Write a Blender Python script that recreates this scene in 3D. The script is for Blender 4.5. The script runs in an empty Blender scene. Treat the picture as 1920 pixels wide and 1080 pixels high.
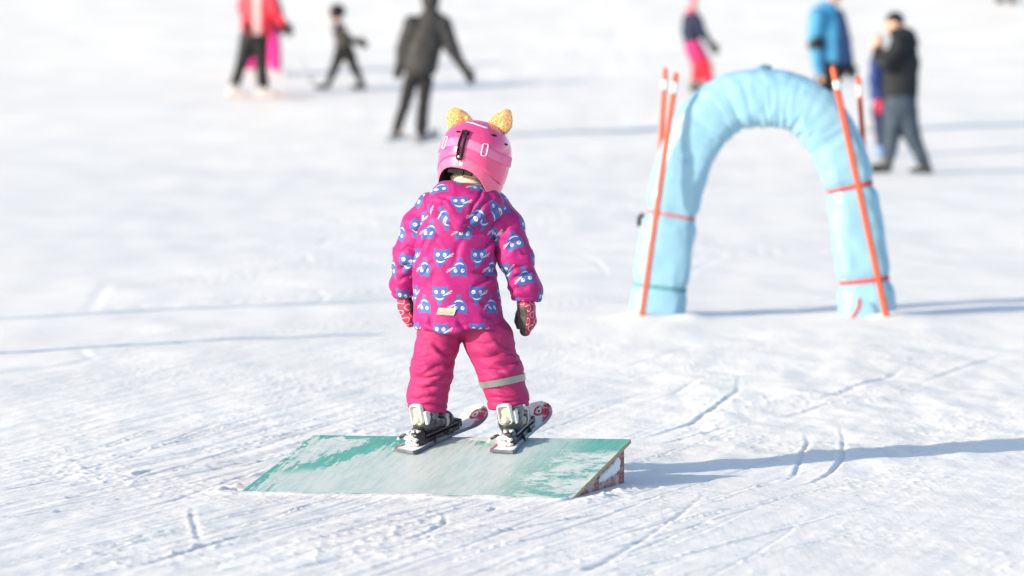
import bpy, math
import numpy as np
from mathutils import Matrix, Vector
S = bpy.context.scene
COL = S.collection
rng = np.random.default_rng(7)

# ------------------------------------------------------------------ camera model (photo pixels are 1920 wide)
FPX, CX, CY = 7200.0, 960.0, 540.0
CAMH = 1.15
TH = math.atan(295 / FPX)
FW = np.array([0, math.cos(TH), -math.sin(TH)]); UPV = np.array([0, math.sin(TH), math.cos(TH)])
CAM = np.array([0, 0, CAMH])
def ray(px, py):
    return FW + (px - CX) / FPX * np.array([1., 0, 0]) - (py - CY) / FPX * UPV
def P(px, py, Y):
    r = ray(px, py); return CAM + r * (Y / r[1])

# ------------------------------------------------------------------ noise
def _hash_grid(seed, n=256):
    r = np.random.default_rng(seed); a = r.random((n, n)) * 2 * np.pi
    return np.cos(a), np.sin(a)
_G = {}
def perlin2(x, y, seed=0):
    if seed not in _G: _G[seed] = _hash_grid(seed)
    gx, gy = _G[seed]
    xi = np.floor(x).astype(int); yi = np.floor(y).astype(int)
    xf = x - xi; yf = y - yi
    u = xf * xf * xf * (xf * (xf * 6 - 15) + 10); v = yf * yf * yf * (yf * (yf * 6 - 15) + 10)
    def d(i, j):
        a = (xi + i) & 255; b = (yi + j) & 255
        return gx[a, b] * (xf - i) + gy[a, b] * (yf - j)
    n0 = d(0, 0) * (1 - u) + d(1, 0) * u; n1 = d(0, 1) * (1 - u) + d(1, 1) * u
    return (n0 * (1 - v) + n1 * v) * 1.4
_G3 = {}
def perlin3(x, y, z, seed=0):
    if seed not in _G3:
        g = np.random.default_rng(seed).normal(size=(32, 32, 32, 3)); g /= np.linalg.norm(g, axis=-1, keepdims=True); _G3[seed] = g
    g = _G3[seed]
    xi, yi, zi = (np.floor(a).astype(int) for a in (x, y, z))
    xf, yf, zf = x - xi, y - yi, z - zi
    f = lambda t: t * t * t * (t * (t * 6 - 15) + 10)
    u, v, w = f(xf), f(yf), f(zf); out = 0
    for i in (0, 1):
        for j in (0, 1):
            for k in (0, 1):
                q = g[(xi + i) & 31, (yi + j) & 31, (zi + k) & 31]
                dd = q[..., 0] * (xf - i) + q[..., 1] * (yf - j) + q[..., 2] * (zf - k)
                out = out + dd * (u if i else 1 - u) * (v if j else 1 - v) * (w if k else 1 - w)
    return out * 1.3

# ------------------------------------------------------------------ materials
class X:
    """a socket inside a node tree with arithmetic on it"""
    nt = None
    def __init__(s, k): s.k = k
def _w(v): return v.k if isinstance(v, X) else v
def M(op, *a):
    n = X.nt.nodes.new('ShaderNodeMath'); n.operation = op
    for i, v in enumerate(a):
        v = _w(v)
        if isinstance(v, (int, float)): n.inputs[i].default_value = v
        else: X.nt.links.new(v, n.inputs[i])
    return X(n.outputs[0])
for nm, op in (('add', 'ADD'), ('sub', 'SUBTRACT'), ('mul', 'MULTIPLY'), ('truediv', 'DIVIDE'), ('pow', 'POWER')):
    setattr(X, '__%s__' % nm, (lambda op: lambda s, o: M(op, s, o))(op))
    setattr(X, '__r%s__' % nm, (lambda op: lambda s, o: M(op, o, s))(op))
X.__neg__ = lambda s: M('MULTIPLY', s, -1.0)
def lt(a, b): return M('LESS_THAN', a, b)
def gt(a, b): return M('GREATER_THAN', a, b)
def mx(a, b): return M('MAXIMUM', a, b)
def mn(a, b): return M('MINIMUM', a, b)
def ab(a): return M('ABSOLUTE', a)
def hyp(a, b): return M('SQRT', a * a + b * b)
def step(a, lo, hi):
    n = X.nt.nodes.new('ShaderNodeMapRange'); n.interpolation_type = 'SMOOTHSTEP'
    X.nt.links.new(_w(a), n.inputs[0]); n.inputs[1].default_value = lo; n.inputs[2].default_value = hi
    return X(n.outputs[0])
def mix(f, a, b):
    n = X.nt.nodes.new('ShaderNodeMix'); n.data_type = 'RGBA'
    for s, v in ((0, f), (6, a), (7, b)):
        v = _w(v)
        if isinstance(v, (int, float)): n.inputs[s].default_value = v
        elif isinstance(v, tuple): n.inputs[s].default_value = (*v, 1)
        else: X.nt.links.new(v, n.inputs[s])
    return X(n.outputs[2])
def coords(which='Object'):
    n = X.nt.nodes.new('ShaderNodeTexCoord'); return n.outputs[which]
def sep(v):
    n = X.nt.nodes.new('ShaderNodeSeparateXYZ'); X.nt.links.new(v, n.inputs[0]); return [X(o) for o in n.outputs]
def noise(vec, scale, detail=3, stretch=(1, 1, 1), rot=(0, 0, 0), rough=.55):
    m = X.nt.nodes.new('ShaderNodeMapping'); m.inputs['Scale'].default_value = stretch; m.inputs['Rotation'].default_value = rot
    X.nt.links.new(vec, m.inputs[0])
    n = X.nt.nodes.new('ShaderNodeTexNoise'); n.inputs['Scale'].default_value = scale; n.inputs['Detail'].default_value = detail; n.inputs['Roughness'].default_value = rough
    X.nt.links.new(m.outputs[0], n.inputs['Vector']); return X(n.outputs[0])
def bump(h, strength=.3, dist=.002, prev=None):
    n = X.nt.nodes.new('ShaderNodeBump'); n.inputs['Strength'].default_value = strength; n.inputs['Distance'].default_value = dist
    X.nt.links.new(_w(h), n.inputs['Height'])
    if prev is not None: X.nt.links.new(prev, n.inputs['Normal'])
    return n.outputs[0]
def begin(name):
    m = bpy.data.materials.new(name); m.use_nodes = True; X.nt = m.node_tree
    b = m.node_tree.nodes['Principled BSDF']; return m, b
def setp(b, **kw):
    for k, v in kw.items():
        k = {'col': 'Base Color', 'rough': 'Roughness', 'spec': 'Specular IOR Level', 'metal': 'Metallic', 'normal': 'Normal', 'coat': 'Coat Weight', 'sheen': 'Sheen Weight', 'sss': 'Subsurface Weight'}[k]
        v = _w(v)
        if isinstance(v, (int, float)): b.inputs[k].default_value = v
        elif isinstance(v, tuple): b.inputs[k].default_value = (*v, 1)
        else: X.nt.links.new(v, b.inputs[k])
def plain(name, col, rough=.6, spec=.35, var=.12, vscale=14, bscale=0, bstr=.3, bdist=.002, coat=0, metal=0, sheen=0):
    m, b = begin(name); c = coords()
    n = noise(c, vscale)
    d = tuple(x * (1 - var) for x in col); l = tuple(min(1, x * (1 + var)) for x in col)
    setp(b, col=mix(step(n, .3, .7), d, l), rough=rough, spec=spec, coat=coat, metal=metal, sheen=sheen)
    if bscale: setp(b, normal=bump(noise(c, bscale, 3), bstr, bdist))
    return m

# ------------------------------------------------------------------ object helpers
def tag(o, label=None, cat=None, group=None, kind=None):
    for k, v in (('label', label), ('category', cat), ('group', group), ('kind', kind)):
        if v: o[k] = v
    return o
def empty(name, loc, label, cat, group=None, mat=None):
    o = bpy.data.objects.new(name, None); COL.objects.link(o); o.empty_display_size = .1
    if mat is not None: o.matrix_world = mat
    else: o.location = tuple(loc)
    return tag(o, label, cat, group)
def origin_of(p):
    while p is not None and p.parent is not None: p = p.parent
    return np.array(p.location) if p is not None else np.zeros(3)
def mesh(name, V, Fq, mat, parent=None, local=False, uv=None, smooth=True, matidx=None):
    """one mesh object; V is in world space unless local"""
    V = np.asarray(V, float)
    if parent is not None and not local: V = V - origin_of(parent)
    me = bpy.data.meshes.new(name)
    if isinstance(Fq, np.ndarray):
        k = Fq.shape[1]; me.vertices.add(len(V)); me.vertices.foreach_set('co', V.ravel())
        me.loops.add(Fq.size); me.loops.foreach_set('vertex_index', Fq.ravel().astype(np.int32))
        me.polygons.add(len(Fq)); me.polygons.foreach_set('loop_start', np.arange(0, Fq.size, k, dtype=np.int32))
        me.update(calc_edges=True)
    else:
        me.from_pydata(V.tolist(), [], Fq); me.update()
    if smooth: me.polygons.foreach_set('use_smooth', np.ones(len(me.polygons), bool))
    if uv is not None:
        lay = me.uv_layers.new(name='UVMap'); li = np.zeros(len(me.loops), np.int32); me.loops.foreach_get('vertex_index', li)
        lay.data.foreach_set('uv', np.asarray(uv, float)[li].ravel())
    for m in (mat if isinstance(mat, list) else [mat]): me.materials.append(m)
    if matidx is not None: me.polygons.foreach_set('material_index', np.asarray(matidx, np.int32))
    me.validate()
    o = bpy.data.objects.new(name, me); COL.objects.link(o)
    if parent is not None: o.parent = parent
    return o

# ------------------------------------------------------------------ signed distance modelling
def smin(a, b, k):
    if k <= 0: return np.minimum(a, b)
    h = np.clip(.5 + .5 * (b - a) / k, 0, 1); return b * (1 - h) + a * h - k * h * (1 - h)
def smax(a, b, k): return -smin(-a, -b, k)
def cap(Q, a, b, ra, rb, flat=1.0):
    a = np.asarray(a, float); b = np.asarray(b, float); d = b - a; L = max(d @ d, 1e-12)
    h = np.clip((Q - a) @ d / L, 0, 1); r = Q - (a + h[:, None] * d)
    if flat != 1.0: r = r * np.array([1, 1 / flat, 1])
    return np.linalg.norm(r, axis=1) - (ra + (rb - ra) * h)
def chain(Q, pts, k=.01, flat=1.0):
    out = None
    for (a, ra), (b, rb) in zip(pts[:-1], pts[1:]):
        d = cap(Q, a, b, ra, rb, flat); out = d if out is None else smin(out, d, k)
    return out
def ell(Q, c, r):
    q = (Q - np.asarray(c)) / np.asarray(r); n = np.linalg.norm(q, axis=1)
    return (n - 1) * n / np.maximum(np.linalg.norm(q / np.asarray(r), axis=1), 1e-9)
def rbox(Q, c, h, r):
    q = np.abs(Q - np.asarray(c)) - (np.asarray(h) - r)
    return np.linalg.norm(np.maximum(q, 0), axis=1) + np.minimum(q.max(1), 0) - r
def nets(f, lo, hi, h):
    lo = np.asarray(lo, float); hi = np.asarray(hi, float)
    n = np.ceil((hi - lo) / h).astype(int) + 1
    g = [lo[i] + h * np.arange(n[i]) for i in range(3)]
    Q = np.stack(np.meshgrid(*g, indexing='ij'), -1).reshape(-1, 3)
    G = np.concatenate([f(Q[i:i + 400000]) for i in range(0, len(Q), 400000)]).reshape(n)
    c = n - 1; acc = np.zeros((*c, 3)); cnt = np.zeros(c)
    for ax in range(3):
        o1, o2 = [i for i in range(3) if i != ax]
        for s1 in (0, 1):
            for s2 in (0, 1):
                st = [0, 0, 0]; st[o1] = s1; st[o2] = s2
                sl = tuple(slice(st[i], st[i] + c[i]) for i in range(3)); st2 = list(st); st2[ax] = 1
                sl2 = tuple(slice(st2[i], st2[i] + c[i]) for i in range(3))
                a, b = G[sl], G[sl2]; x = (a < 0) != (b < 0)
                t = np.where(x, a / np.where(x, a - b, 1), 0)
                p = np.zeros((*c, 3)); p[...] = st; p[..., ax] = t
                acc += p * x[..., None]; cnt += x
    on = cnt > 0; idx = -np.ones(c, int); idx[on] = np.arange(on.sum())
    V = lo + h * (np.argwhere(on) + acc[on] / cnt[on][:, None])
    FF = []
    for ax in range(3):
        j, k = (ax + 1) % 3, (ax + 2) % 3
        a = np.take(G, range(0, n[ax] - 1), ax); b = np.take(G, range(1, n[ax]), ax)
        x = (a < 0) != (b < 0)
        I = np.argwhere(x); ok = (I[:, j] > 0) & (I[:, k] > 0) & (I[:, j] < c[j]) & (I[:, k] < c[k]); I = I[ok]
        ins = a[tuple(I.T)] < 0
        def cell(dj, dk):
            q = I.copy(); q[:, j] += dj; q[:, k] += dk; return idx[tuple(q.T)]
        q = np.stack([cell(-1, -1), cell(0, -1), cell(0, 0), cell(-1, 0)], 1)
        q[~ins] = q[~ins][:, ::-1]; FF.append(q)
    return V, np.concatenate(FF)
def grad(f, V, e=.002):
    N = np.stack([f(V + e * np.eye(3)[i]) - f(V - e * np.eye(3)[i]) for i in range(3)], 1)
    return N / np.maximum(np.linalg.norm(N, axis=1, keepdims=True), 1e-9)
def sdf_obj(name, f, lo, hi, h, mat, parent, disp=None, uvf=None, local=False):
    V, Fq = nets(f, lo, hi, h)
    V0 = V
    if disp is not None: V = V + grad(f, V, h * .6) * disp(V)[:, None]
    return mesh(name, V, Fq, mat, parent, local=local, uv=None if uvf is None else uvf(V0))
def bounds(pts, pad):
    A = np.array([np.asarray(p[0]) for p in pts]); r = max(p[1] for p in pts) + pad
    return A.min(0) - r, A.max(0) + r
def segd(V, a, b):
    a = np.asarray(a); b = np.asarray(b); d = b - a; h = np.clip((V - a) @ d / (d @ d), 0, 1)
    return np.linalg.norm(V - (a + h[:, None] * d), axis=1)

def fold(V, a, b, w, cy):
    """crease running over the back of a garment: weight across and weight of the raised lip below it"""
    a = np.asarray(a)[[0, 2]]; b = np.asarray(b)[[0, 2]]; q = V[:, [0, 2]]; d = b - a; L = d @ d
    t = (q - a) @ d / L; h = np.clip(t, 0, 1); p = q - (a + h[:, None] * d); s = np.linalg.norm(p, axis=1)
    nrm = np.array([-d[1], d[0]]); nrm = nrm / np.linalg.norm(nrm) * (1 if nrm[1] < 0 else -1)
    bend = .35 * w * np.sin(t * 7 + a[0] * 90); sg = (q - a) @ nrm + bend
    m = np.clip((cy - V[:, 1]) / .04 + .5, 0, 1) * np.clip(1.15 - np.abs(t - .5) * 1.7, 0, 1) * (s < 5 * w)
    return m * (-np.exp(-(np.abs(sg) / (.55 * w))**1.5) + .55 * np.exp(-((sg - 1.5 * w) / (1.1 * w))**2))
def tube(pts, r, n=10, closed=False, taper=None):
    """swept round tube along points -> V, faces"""
    pts = [np.asarray(p, float) for p in pts]; V = []; Fq = []
    m = len(pts); prev = None
    for i, p in enumerate(pts):
        a = pts[(i - 1) % m] if (closed or i > 0) else p; b = pts[(i + 1) % m] if (closed or i < m - 1) else p
        t = b - a; t /= np.linalg.norm(t)
        if prev is None:
            u = np.cross(t, [0, 0, 1.]);
            if np.linalg.norm(u) < .1: u = np.cross(t, [1., 0, 0])
        else: u = prev - t * (prev @ t)
        u /= np.linalg.norm(u); prev = u; w = np.cross(t, u)
        rr = r if taper is None else taper[i]
        for k in range(n):
            an = 2 * math.pi * k / n; V.append(p + rr * (math.cos(an) * u + math.sin(an) * w))
    R = m if closed else m - 1
    for i in range(R):
        for k in range(n):
            a = i * n + k; b = i * n + (k + 1) % n; c = ((i + 1) % m) * n + (k + 1) % n; d = ((i + 1) % m) * n + k
            Fq.append((a, b, c, d))
    if not closed:
        Fq.append(tuple(range(n - 1, -1, -1))); Fq.append(tuple((m - 1) * n + k for k in range(n)))
    return np.array(V), Fq
def join(parts):
    V = []; Fq = []; o = 0
    for v, f in parts:
        V.append(np.asarray(v)); Fq += [tuple(i + o for i in q) for q in f]; o += len(v)
    return np.concatenate(V), Fq
def boxm(c, h, A=np.eye(3)):
    c = np.asarray(c, float); V = [c + A @ (np.array([sx, sy, sz]) * h) for sx in (-1, 1) for sy in (-1, 1) for sz in (-1, 1)]
    return np.array(V), [(0, 1, 3, 2), (4, 6, 7, 5), (0, 4, 5, 1), (2, 3, 7, 6), (0, 2, 6, 4), (1, 5, 7, 3)]
def prism(poly, depth):
    """poly: list of 3d points in a plane, extruded along vector depth"""
    n = len(poly); A = [np.asarray(p, float) for p in poly]; B = [p + np.asarray(depth) for p in A]
    Fq = [tuple(range(n)), tuple(range(2 * n - 1, n - 1, -1))] + [(i, i + n, (i + 1) % n + n, (i + 1) % n) for i in range(n)]
    return np.array(A + B), Fq

# ------------------------------------------------------------------ ramp geometry (needed by the ground)
RFR = np.array([.175, 11.975, .0]); RBR = np.array([.372, 12.52, .138]); RFL = np.array([-.852, 12.20, .0])
RBL = np.array([-.655, 12.745, .133])
RUP = (RBR - RFR) / np.linalg.norm(RBR - RFR); RRT = (RFR - RFL) / np.linalg.norm(RFR - RFL)
RN = np.cross(RRT, RUP); RN /= np.linalg.norm(RN)
def ramp_hit(px, py):
    r = ray(px, py); return CAM + r * (((RFR - CAM) @ RN) / (r @ RN))

# ------------------------------------------------------------------ the ground
PY = np.array([-30, 0, 9.9, 12.4, 16, 20, 30, 41.4, 48, 53, 58, 70, 100, 200, 420.])
PZ = np.array([-.3, -.05, 0, 0, .075, .178, .41, .69, 1.04, 1.50, 1.92, 3.5, 7.6, 23, 62.])
def _pchip(x, y):
    h = np.diff(x); d = np.diff(y) / h; m = np.zeros(len(x)); m[0] = d[0]; m[-1] = d[-1]
    for i in range(1, len(x) - 1):
        m[i] = 0 if d[i - 1] * d[i] <= 0 else 3 * (h[i - 1] + h[i]) / ((2 * h[i] + h[i - 1]) / d[i - 1] + (h[i] + 2 * h[i - 1]) / d[i])
    return m
PM = _pchip(PY, PZ)
def base_z(Y):
    Y = np.clip(np.asarray(Y, float), PY[0], PY[-1]); i = np.clip(np.searchsorted(PY, Y) - 1, 0, len(PY) - 2)
    h = PY[i + 1] - PY[i]; t = (Y - PY[i]) / h
    return (2 * t**3 - 3 * t**2 + 1) * PZ[i] + (t**3 - 2 * t**2 + t) * h * PM[i] + (-2 * t**3 + 3 * t**2) * PZ[i + 1] + (t**3 - t**2) * h * PM[i + 1]
def ground_hit(px, py):
    r = ray(px, py); ys = np.geomspace(6, 400, 6000); z = CAMH + r[2] * ys / r[1]
    k = np.argmax(z < base_z(ys)); return CAM + r * (ys[k] / r[1])
def foot_depth(px, py): return ground_hit(px, py)[1]

def spaced(a, dense0, dense1, d, b, g):
    mid = np.arange(dense0, dense1, d); up = [mid[-1]]; s = d
    while up[-1] < b: s *= g; up.append(up[-1] + s)
    dn = [mid[0]]; s = d
    while dn[-1] > a: s *= g; dn.append(dn[-1] - s)
    return np.concatenate([dn[:0:-1], mid, up[1:]])
def make_ground():
    xs = spaced(-260, -1.75, 1.95, .0075, 260, 1.045)
    ys = np.concatenate([np.arange(-25, 6.4, 1.4), np.arange(6.6, 8.4, .02), np.arange(8.4, 14.6, .0095)])
    s = .0095; y = [ys[-1]]
    while y[-1] < 415:
        s = min(s * 1.013, 6); y.append(y[-1] + s)
    ys = np.concatenate([ys, y[1:]])
    XX, YY = np.meshgrid(xs, ys); Z = base_z(YY)
    # gentle undulation of a groomed slope
    fade = np.clip((YY - 13) / 8, 0, 1)
    Z += .022 * perlin2(XX * .35, YY * .22, 1) * fade + .009 * perlin2(XX * 1.1 + 5, YY * .5, 2) * np.clip((YY - 12.8) / 3, 0, 1)
    Z += .006 * perlin2(XX * 3.1, YY * 1.6, 3) * np.clip((YY - 12.8) / 2, .25, 1)
    ca, sa = math.cos(math.radians(17)), math.sin(math.radians(17))
    U = XX * ca - YY * sa; W = XX * sa + YY * ca         # W runs along the approach to the ramp
    near = np.clip((22 - YY) / 8, 0, 1)
    leftw = np.clip(1.15 - (XX + .2) * 1.2, .25, 1) * near
    Z += leftw * (.0032 * perlin2(U * 14, W * .9, 4) + .0018 * perlin2(U * 38, W * 1.7, 5))
    lump = perlin2(XX * 7, YY * 4.5, 6) + .5 * perlin2(XX * 17, YY * 11, 7)
    Z += near * .0026 * lump
    rightw = np.clip((XX - .2) * 2, 0, 1) * np.clip((YY - 12.6) * 1.5, 0, 1) * np.clip((21 - YY) / 5, 0, 1)
    Z += rightw * (.0075 * perlin2(XX * 4.2 + 3, YY * 2.4, 8) + .0042 * perlin2(XX * 9, YY * 5, 9))
    # crumbs of loose snow
    cm = np.clip(perlin2(XX * 1.7 + 9, YY * 1.0, 10) + .25, 0, 1)
    cr = np.clip(perlin2(XX * 31, YY * 24, 11) - .28, 0, 1) + .7 * np.clip(perlin2(XX * 57, YY * 44, 12) - .33, 0, 1)
    Z += near * cm * .015 * cr
    # heap of snow near the photographer, right foreground
    t = np.clip((XX - .05) / 1.0, 0, 2.2); k = np.clip((9.9 - .25 * t - YY) / 1.9, 0, 1); k = k * k * (3 - 2 * k)
    bank = .165 * t * k * np.clip(3 - XX, 0, 1) * np.clip((YY + 2) / 4, 0, 1)
    bw = np.clip(bank * 14, 0, 1)
    Z += bank * (1 + .25 * perlin2(XX * 2.4, YY * 1.6, 13)) + bw * (.034 * perlin2(XX * 3.2, YY * 2.0, 14) + .075 * np.clip(perlin2(XX * 6, YY * 4, 15) - .1, 0, 1) + .012 * perlin2(XX * 11, YY * 8, 16))
    tracks = []
    def px(pts): return [ground_hit(*p)[:2] for p in pts]
    T = lambda pts, w=.016, d=.014, r=.010: tracks.append((px(pts), max(w * .60, .0075), d * .30, r * .30))
    T([(1387, 700), (1384, 733), (1349, 760), (1300, 793), (1238, 813), (1198, 827)], .018, .022, .012)
    T([(1698, 684), (1673, 707), (1624, 722), (1576, 740), (1500, 764)], .03, .024, .010)
    T([(1571, 756), (1518, 771), (1456, 784)], .022, .018)
    T([(1900, 660), (1810, 690), (1720, 722)], .03, .02)
    T([(1511, 813), (1516, 831), (1504, 858), (1491, 889), (1460, 913)], .013, .020, .012)
    T([(1571, 791), (1582, 822), (1582, 858), (1562, 884), (1527, 904), (1482, 916)], .013, .020, .012)
    T([(1420, 790), (1300, 818), (1210, 838)], .015, .012)
    T([(1150, 690), (1230, 672), (1330, 640)], .03, .015)
    T([(1190, 760), (1260, 738), (1330, 700)], .025, .015)
    T([(575, 972), (380, 1025), (320, 1045), (230, 1069)], .014, .016, .016)
    T([(362, 947), (360, 970), (372, 1005), (372, 1017)], .011, .012, .008)
    T([(827, 958), (835, 970), (833, 983), (807, 997), (767, 1012), (700, 1024)], .012, .012, .016)
    T([(933, 947), (913, 962)], .010, .012)
    T([(1173, 955), (1060, 975), (950, 995), (880, 1003)], .016, .014, .012)
    T([(560, 850), (460, 872), (360, 882)], .016, .016, .012)
    T([(290, 880), (250, 893)], .02, .016, .01); T([(170, 925), (116, 936)], .02, .018, .014)
    T([(165, 885), (60, 910), (0, 922)], .014, .012, .014)
    T([(720, 890), (560, 960), (500, 985)], .010, .0)
    r2 = np.random.default_rng(3)
    for i in range(130):
        x0 = r2.uniform(-1.9, .25); y0 = r2.uniform(9.0, 16) if i % 3 else r2.uniform(9.0, 12.5); L = r2.uniform(.5, 3.6)
        a = math.radians(r2.normal(21, 4.5)); c = r2.normal(0, .05)
        if x0 > .1 and y0 > 11.5: continue
        pts = [(x0 + L * q * math.sin(a + c * q), y0 + L * q * math.cos(a + c * q)) for q in np.linspace(0, 1, 5)]
        tracks.append((pts, r2.uniform(.006, .009), r2.uniform(.0015, .0048), r2.uniform(.0005, .0038)))
    for i in range(85):                                     # old tracks crossing the middle distance
        x0 = r2.uniform(-3.5, 4); y0 = r2.uniform(14.5, 34); L = r2.uniform(1, 5); a = math.radians(r2.normal(35, 25)); c = r2.normal(0, .3)
        pts = [(x0 + L * q * math.sin(a + c * q), y0 + L * q * math.cos(a + c * q)) for q in np.linspace(0, 1, 6)]
        tracks.append((pts, r2.uniform(.014, .026), r2.uniform(.003, .007), r2.uniform(.0003, .0018)))
    crumb2 = np.clip(perlin2(XX * 40, YY * 30, 20) + .12, 0, 1)
    for pts, w, d, rg in tracks:
        A = np.array(pts); pad = w * 6
        i0, i1 = np.searchsorted(xs, [A[:, 0].min() - pad, A[:, 0].max() + pad]); j0, j1 = np.searchsorted(ys, [A[:, 1].min() - pad, A[:, 1].max() + pad])
        if i1 - i0 < 2 or j1 - j0 < 2: continue
        x = XX[j0:j1, i0:i1]; yv = YY[j0:j1, i0:i1]; best = np.full(x.shape, 9.); side = np.zeros(x.shape); tt = np.zeros(x.shape)
        for k in range(len(A) - 1):
            dx, dy = A[k + 1] - A[k]; l2 = dx * dx + dy * dy
            h = np.clip(((x - A[k, 0]) * dx + (yv - A[k, 1]) * dy) / l2, 0, 1)
            ex = x - A[k, 0] - h * dx; ey = yv - A[k, 1] - h * dy; dd = np.hypot(ex, ey); m = dd < best
            best = np.where(m, dd, best); side = np.where(m, np.sign(ex * dy - ey * dx), side); tt = np.where(m, (k + h) / (len(A) - 1), tt)
        env = np.clip(np.minimum(tt, 1 - tt) * 3.2, 0, 1)**1.3
        sd = best * side
        Z[j0:j1, i0:i1] += env * (-d * np.exp(-(best / w)**2) + rg * np.exp(-((sd - 1.9 * w) / w)**2) * (.35 + 1.7 * crumb2[j0:j1, i0:i1]))
    # footprint of the ramp: snow packed flat under it and banked along its front and right edge
    q = np.stack([XX - RFL[0], YY - RFL[1]], -1)
    u2 = RRT[:2] / np.linalg.norm(RRT[:2]); v2 = RUP[:2] / np.linalg.norm(RUP[:2])
    det = u2[0] * v2[1] - u2[1] * v2[0]
    a = (q[..., 0] * v2[1] - q[..., 1] * v2[0]) / det; b = (u2[0] * q[..., 1] - u2[1] * q[..., 0]) / det
    LW = np.linalg.norm((RFR - RFL)[:2]); LD = np.linalg.norm((RBR - RFR)[:2])
    inside = (a > -.01) & (a < LW - .008) & (b > .02) & (b < LD + .02)
    near_r = np.exp(-(np.maximum(np.maximum(-a, a - LW), np.maximum(-b, b - LD)).clip(0) / .12)**2)
    Z = Z * (1 - near_r) + near_r * (.45 * Z)
    lipn = .006 * perlin2(XX * 20, YY * 20, 21)
    Z += ((a > -.08) & (a < LW + .01)) * .011 * np.exp(-((b + .03) / .05)**2) * (1 + .6 * perlin2(XX * 9, YY * 9, 22))
    rid = np.exp(-((a - LW - .085 - .03 * b) / .03)**2) * np.clip((b + .22) * 4, 0, 1) * np.clip((.62 - b) * 4, 0, 1)
    Z += rid * (.006 + .014 * crumb2 + lipn * .5)
    lf = np.exp(-((a + .01) / .05)**2) * np.clip((b + .12) * 5, 0, 1) * np.clip((.35 - b) * 5, 0, 1)
    Z += np.exp(-((a + .09) / .04)**2) * np.clip((b + .12) * 5, 0, 1) * np.clip((.35 - b) * 5, 0, 1) * (.006 + .012 * crumb2)
    Z[inside] = np.minimum(Z[inside], -.018); Z += ((a > -.06) & (a < LW) & (np.abs(b) < .06)) * -.006
    # little heaps where the poles are planted
    for pxy in ((1200, 594), (1664, 592), (1290, 596)):
        g = ground_hit(*pxy); Z += .028 * np.exp(-(((XX - g[0]) / .11)**2 + ((YY - g[1] + .12) / .16)**2))
    V = np.stack([XX, YY, Z], -1).reshape(-1, 3); nx, ny = len(xs), len(ys)
    I = np.arange(nx * ny).reshape(ny, nx)
    Fq = np.stack([I[:-1, :-1], I[:-1, 1:], I[1:, 1:], I[1:, :-1]], -1).reshape(-1, 4)
    m, b_ = begin('snow'); c = coords()
    n1 = noise(c, 160, 4, rough=.7); n2 = noise(c, 38, 4) + .6 * noise(c, 1.0, 4, (75, 3.2, 1), (0, 0, .30))
    nrm = bump(noise(c, 420, 3, rough=.7), .35, .0015); nrm = bump(n1, .30, .004, nrm); nrm = bump(n2, .20, .008, nrm)
    big = noise(c, .9, 4)
    setp(b_, col=mix(step(big, .35, .65), (.81, .785, .735), (.87, .845, .79)), rough=.62, spec=.25, normal=nrm)
    o = mesh('snow_ground', V, Fq, m); return tag(o, kind='structure')
make_ground()

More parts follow.
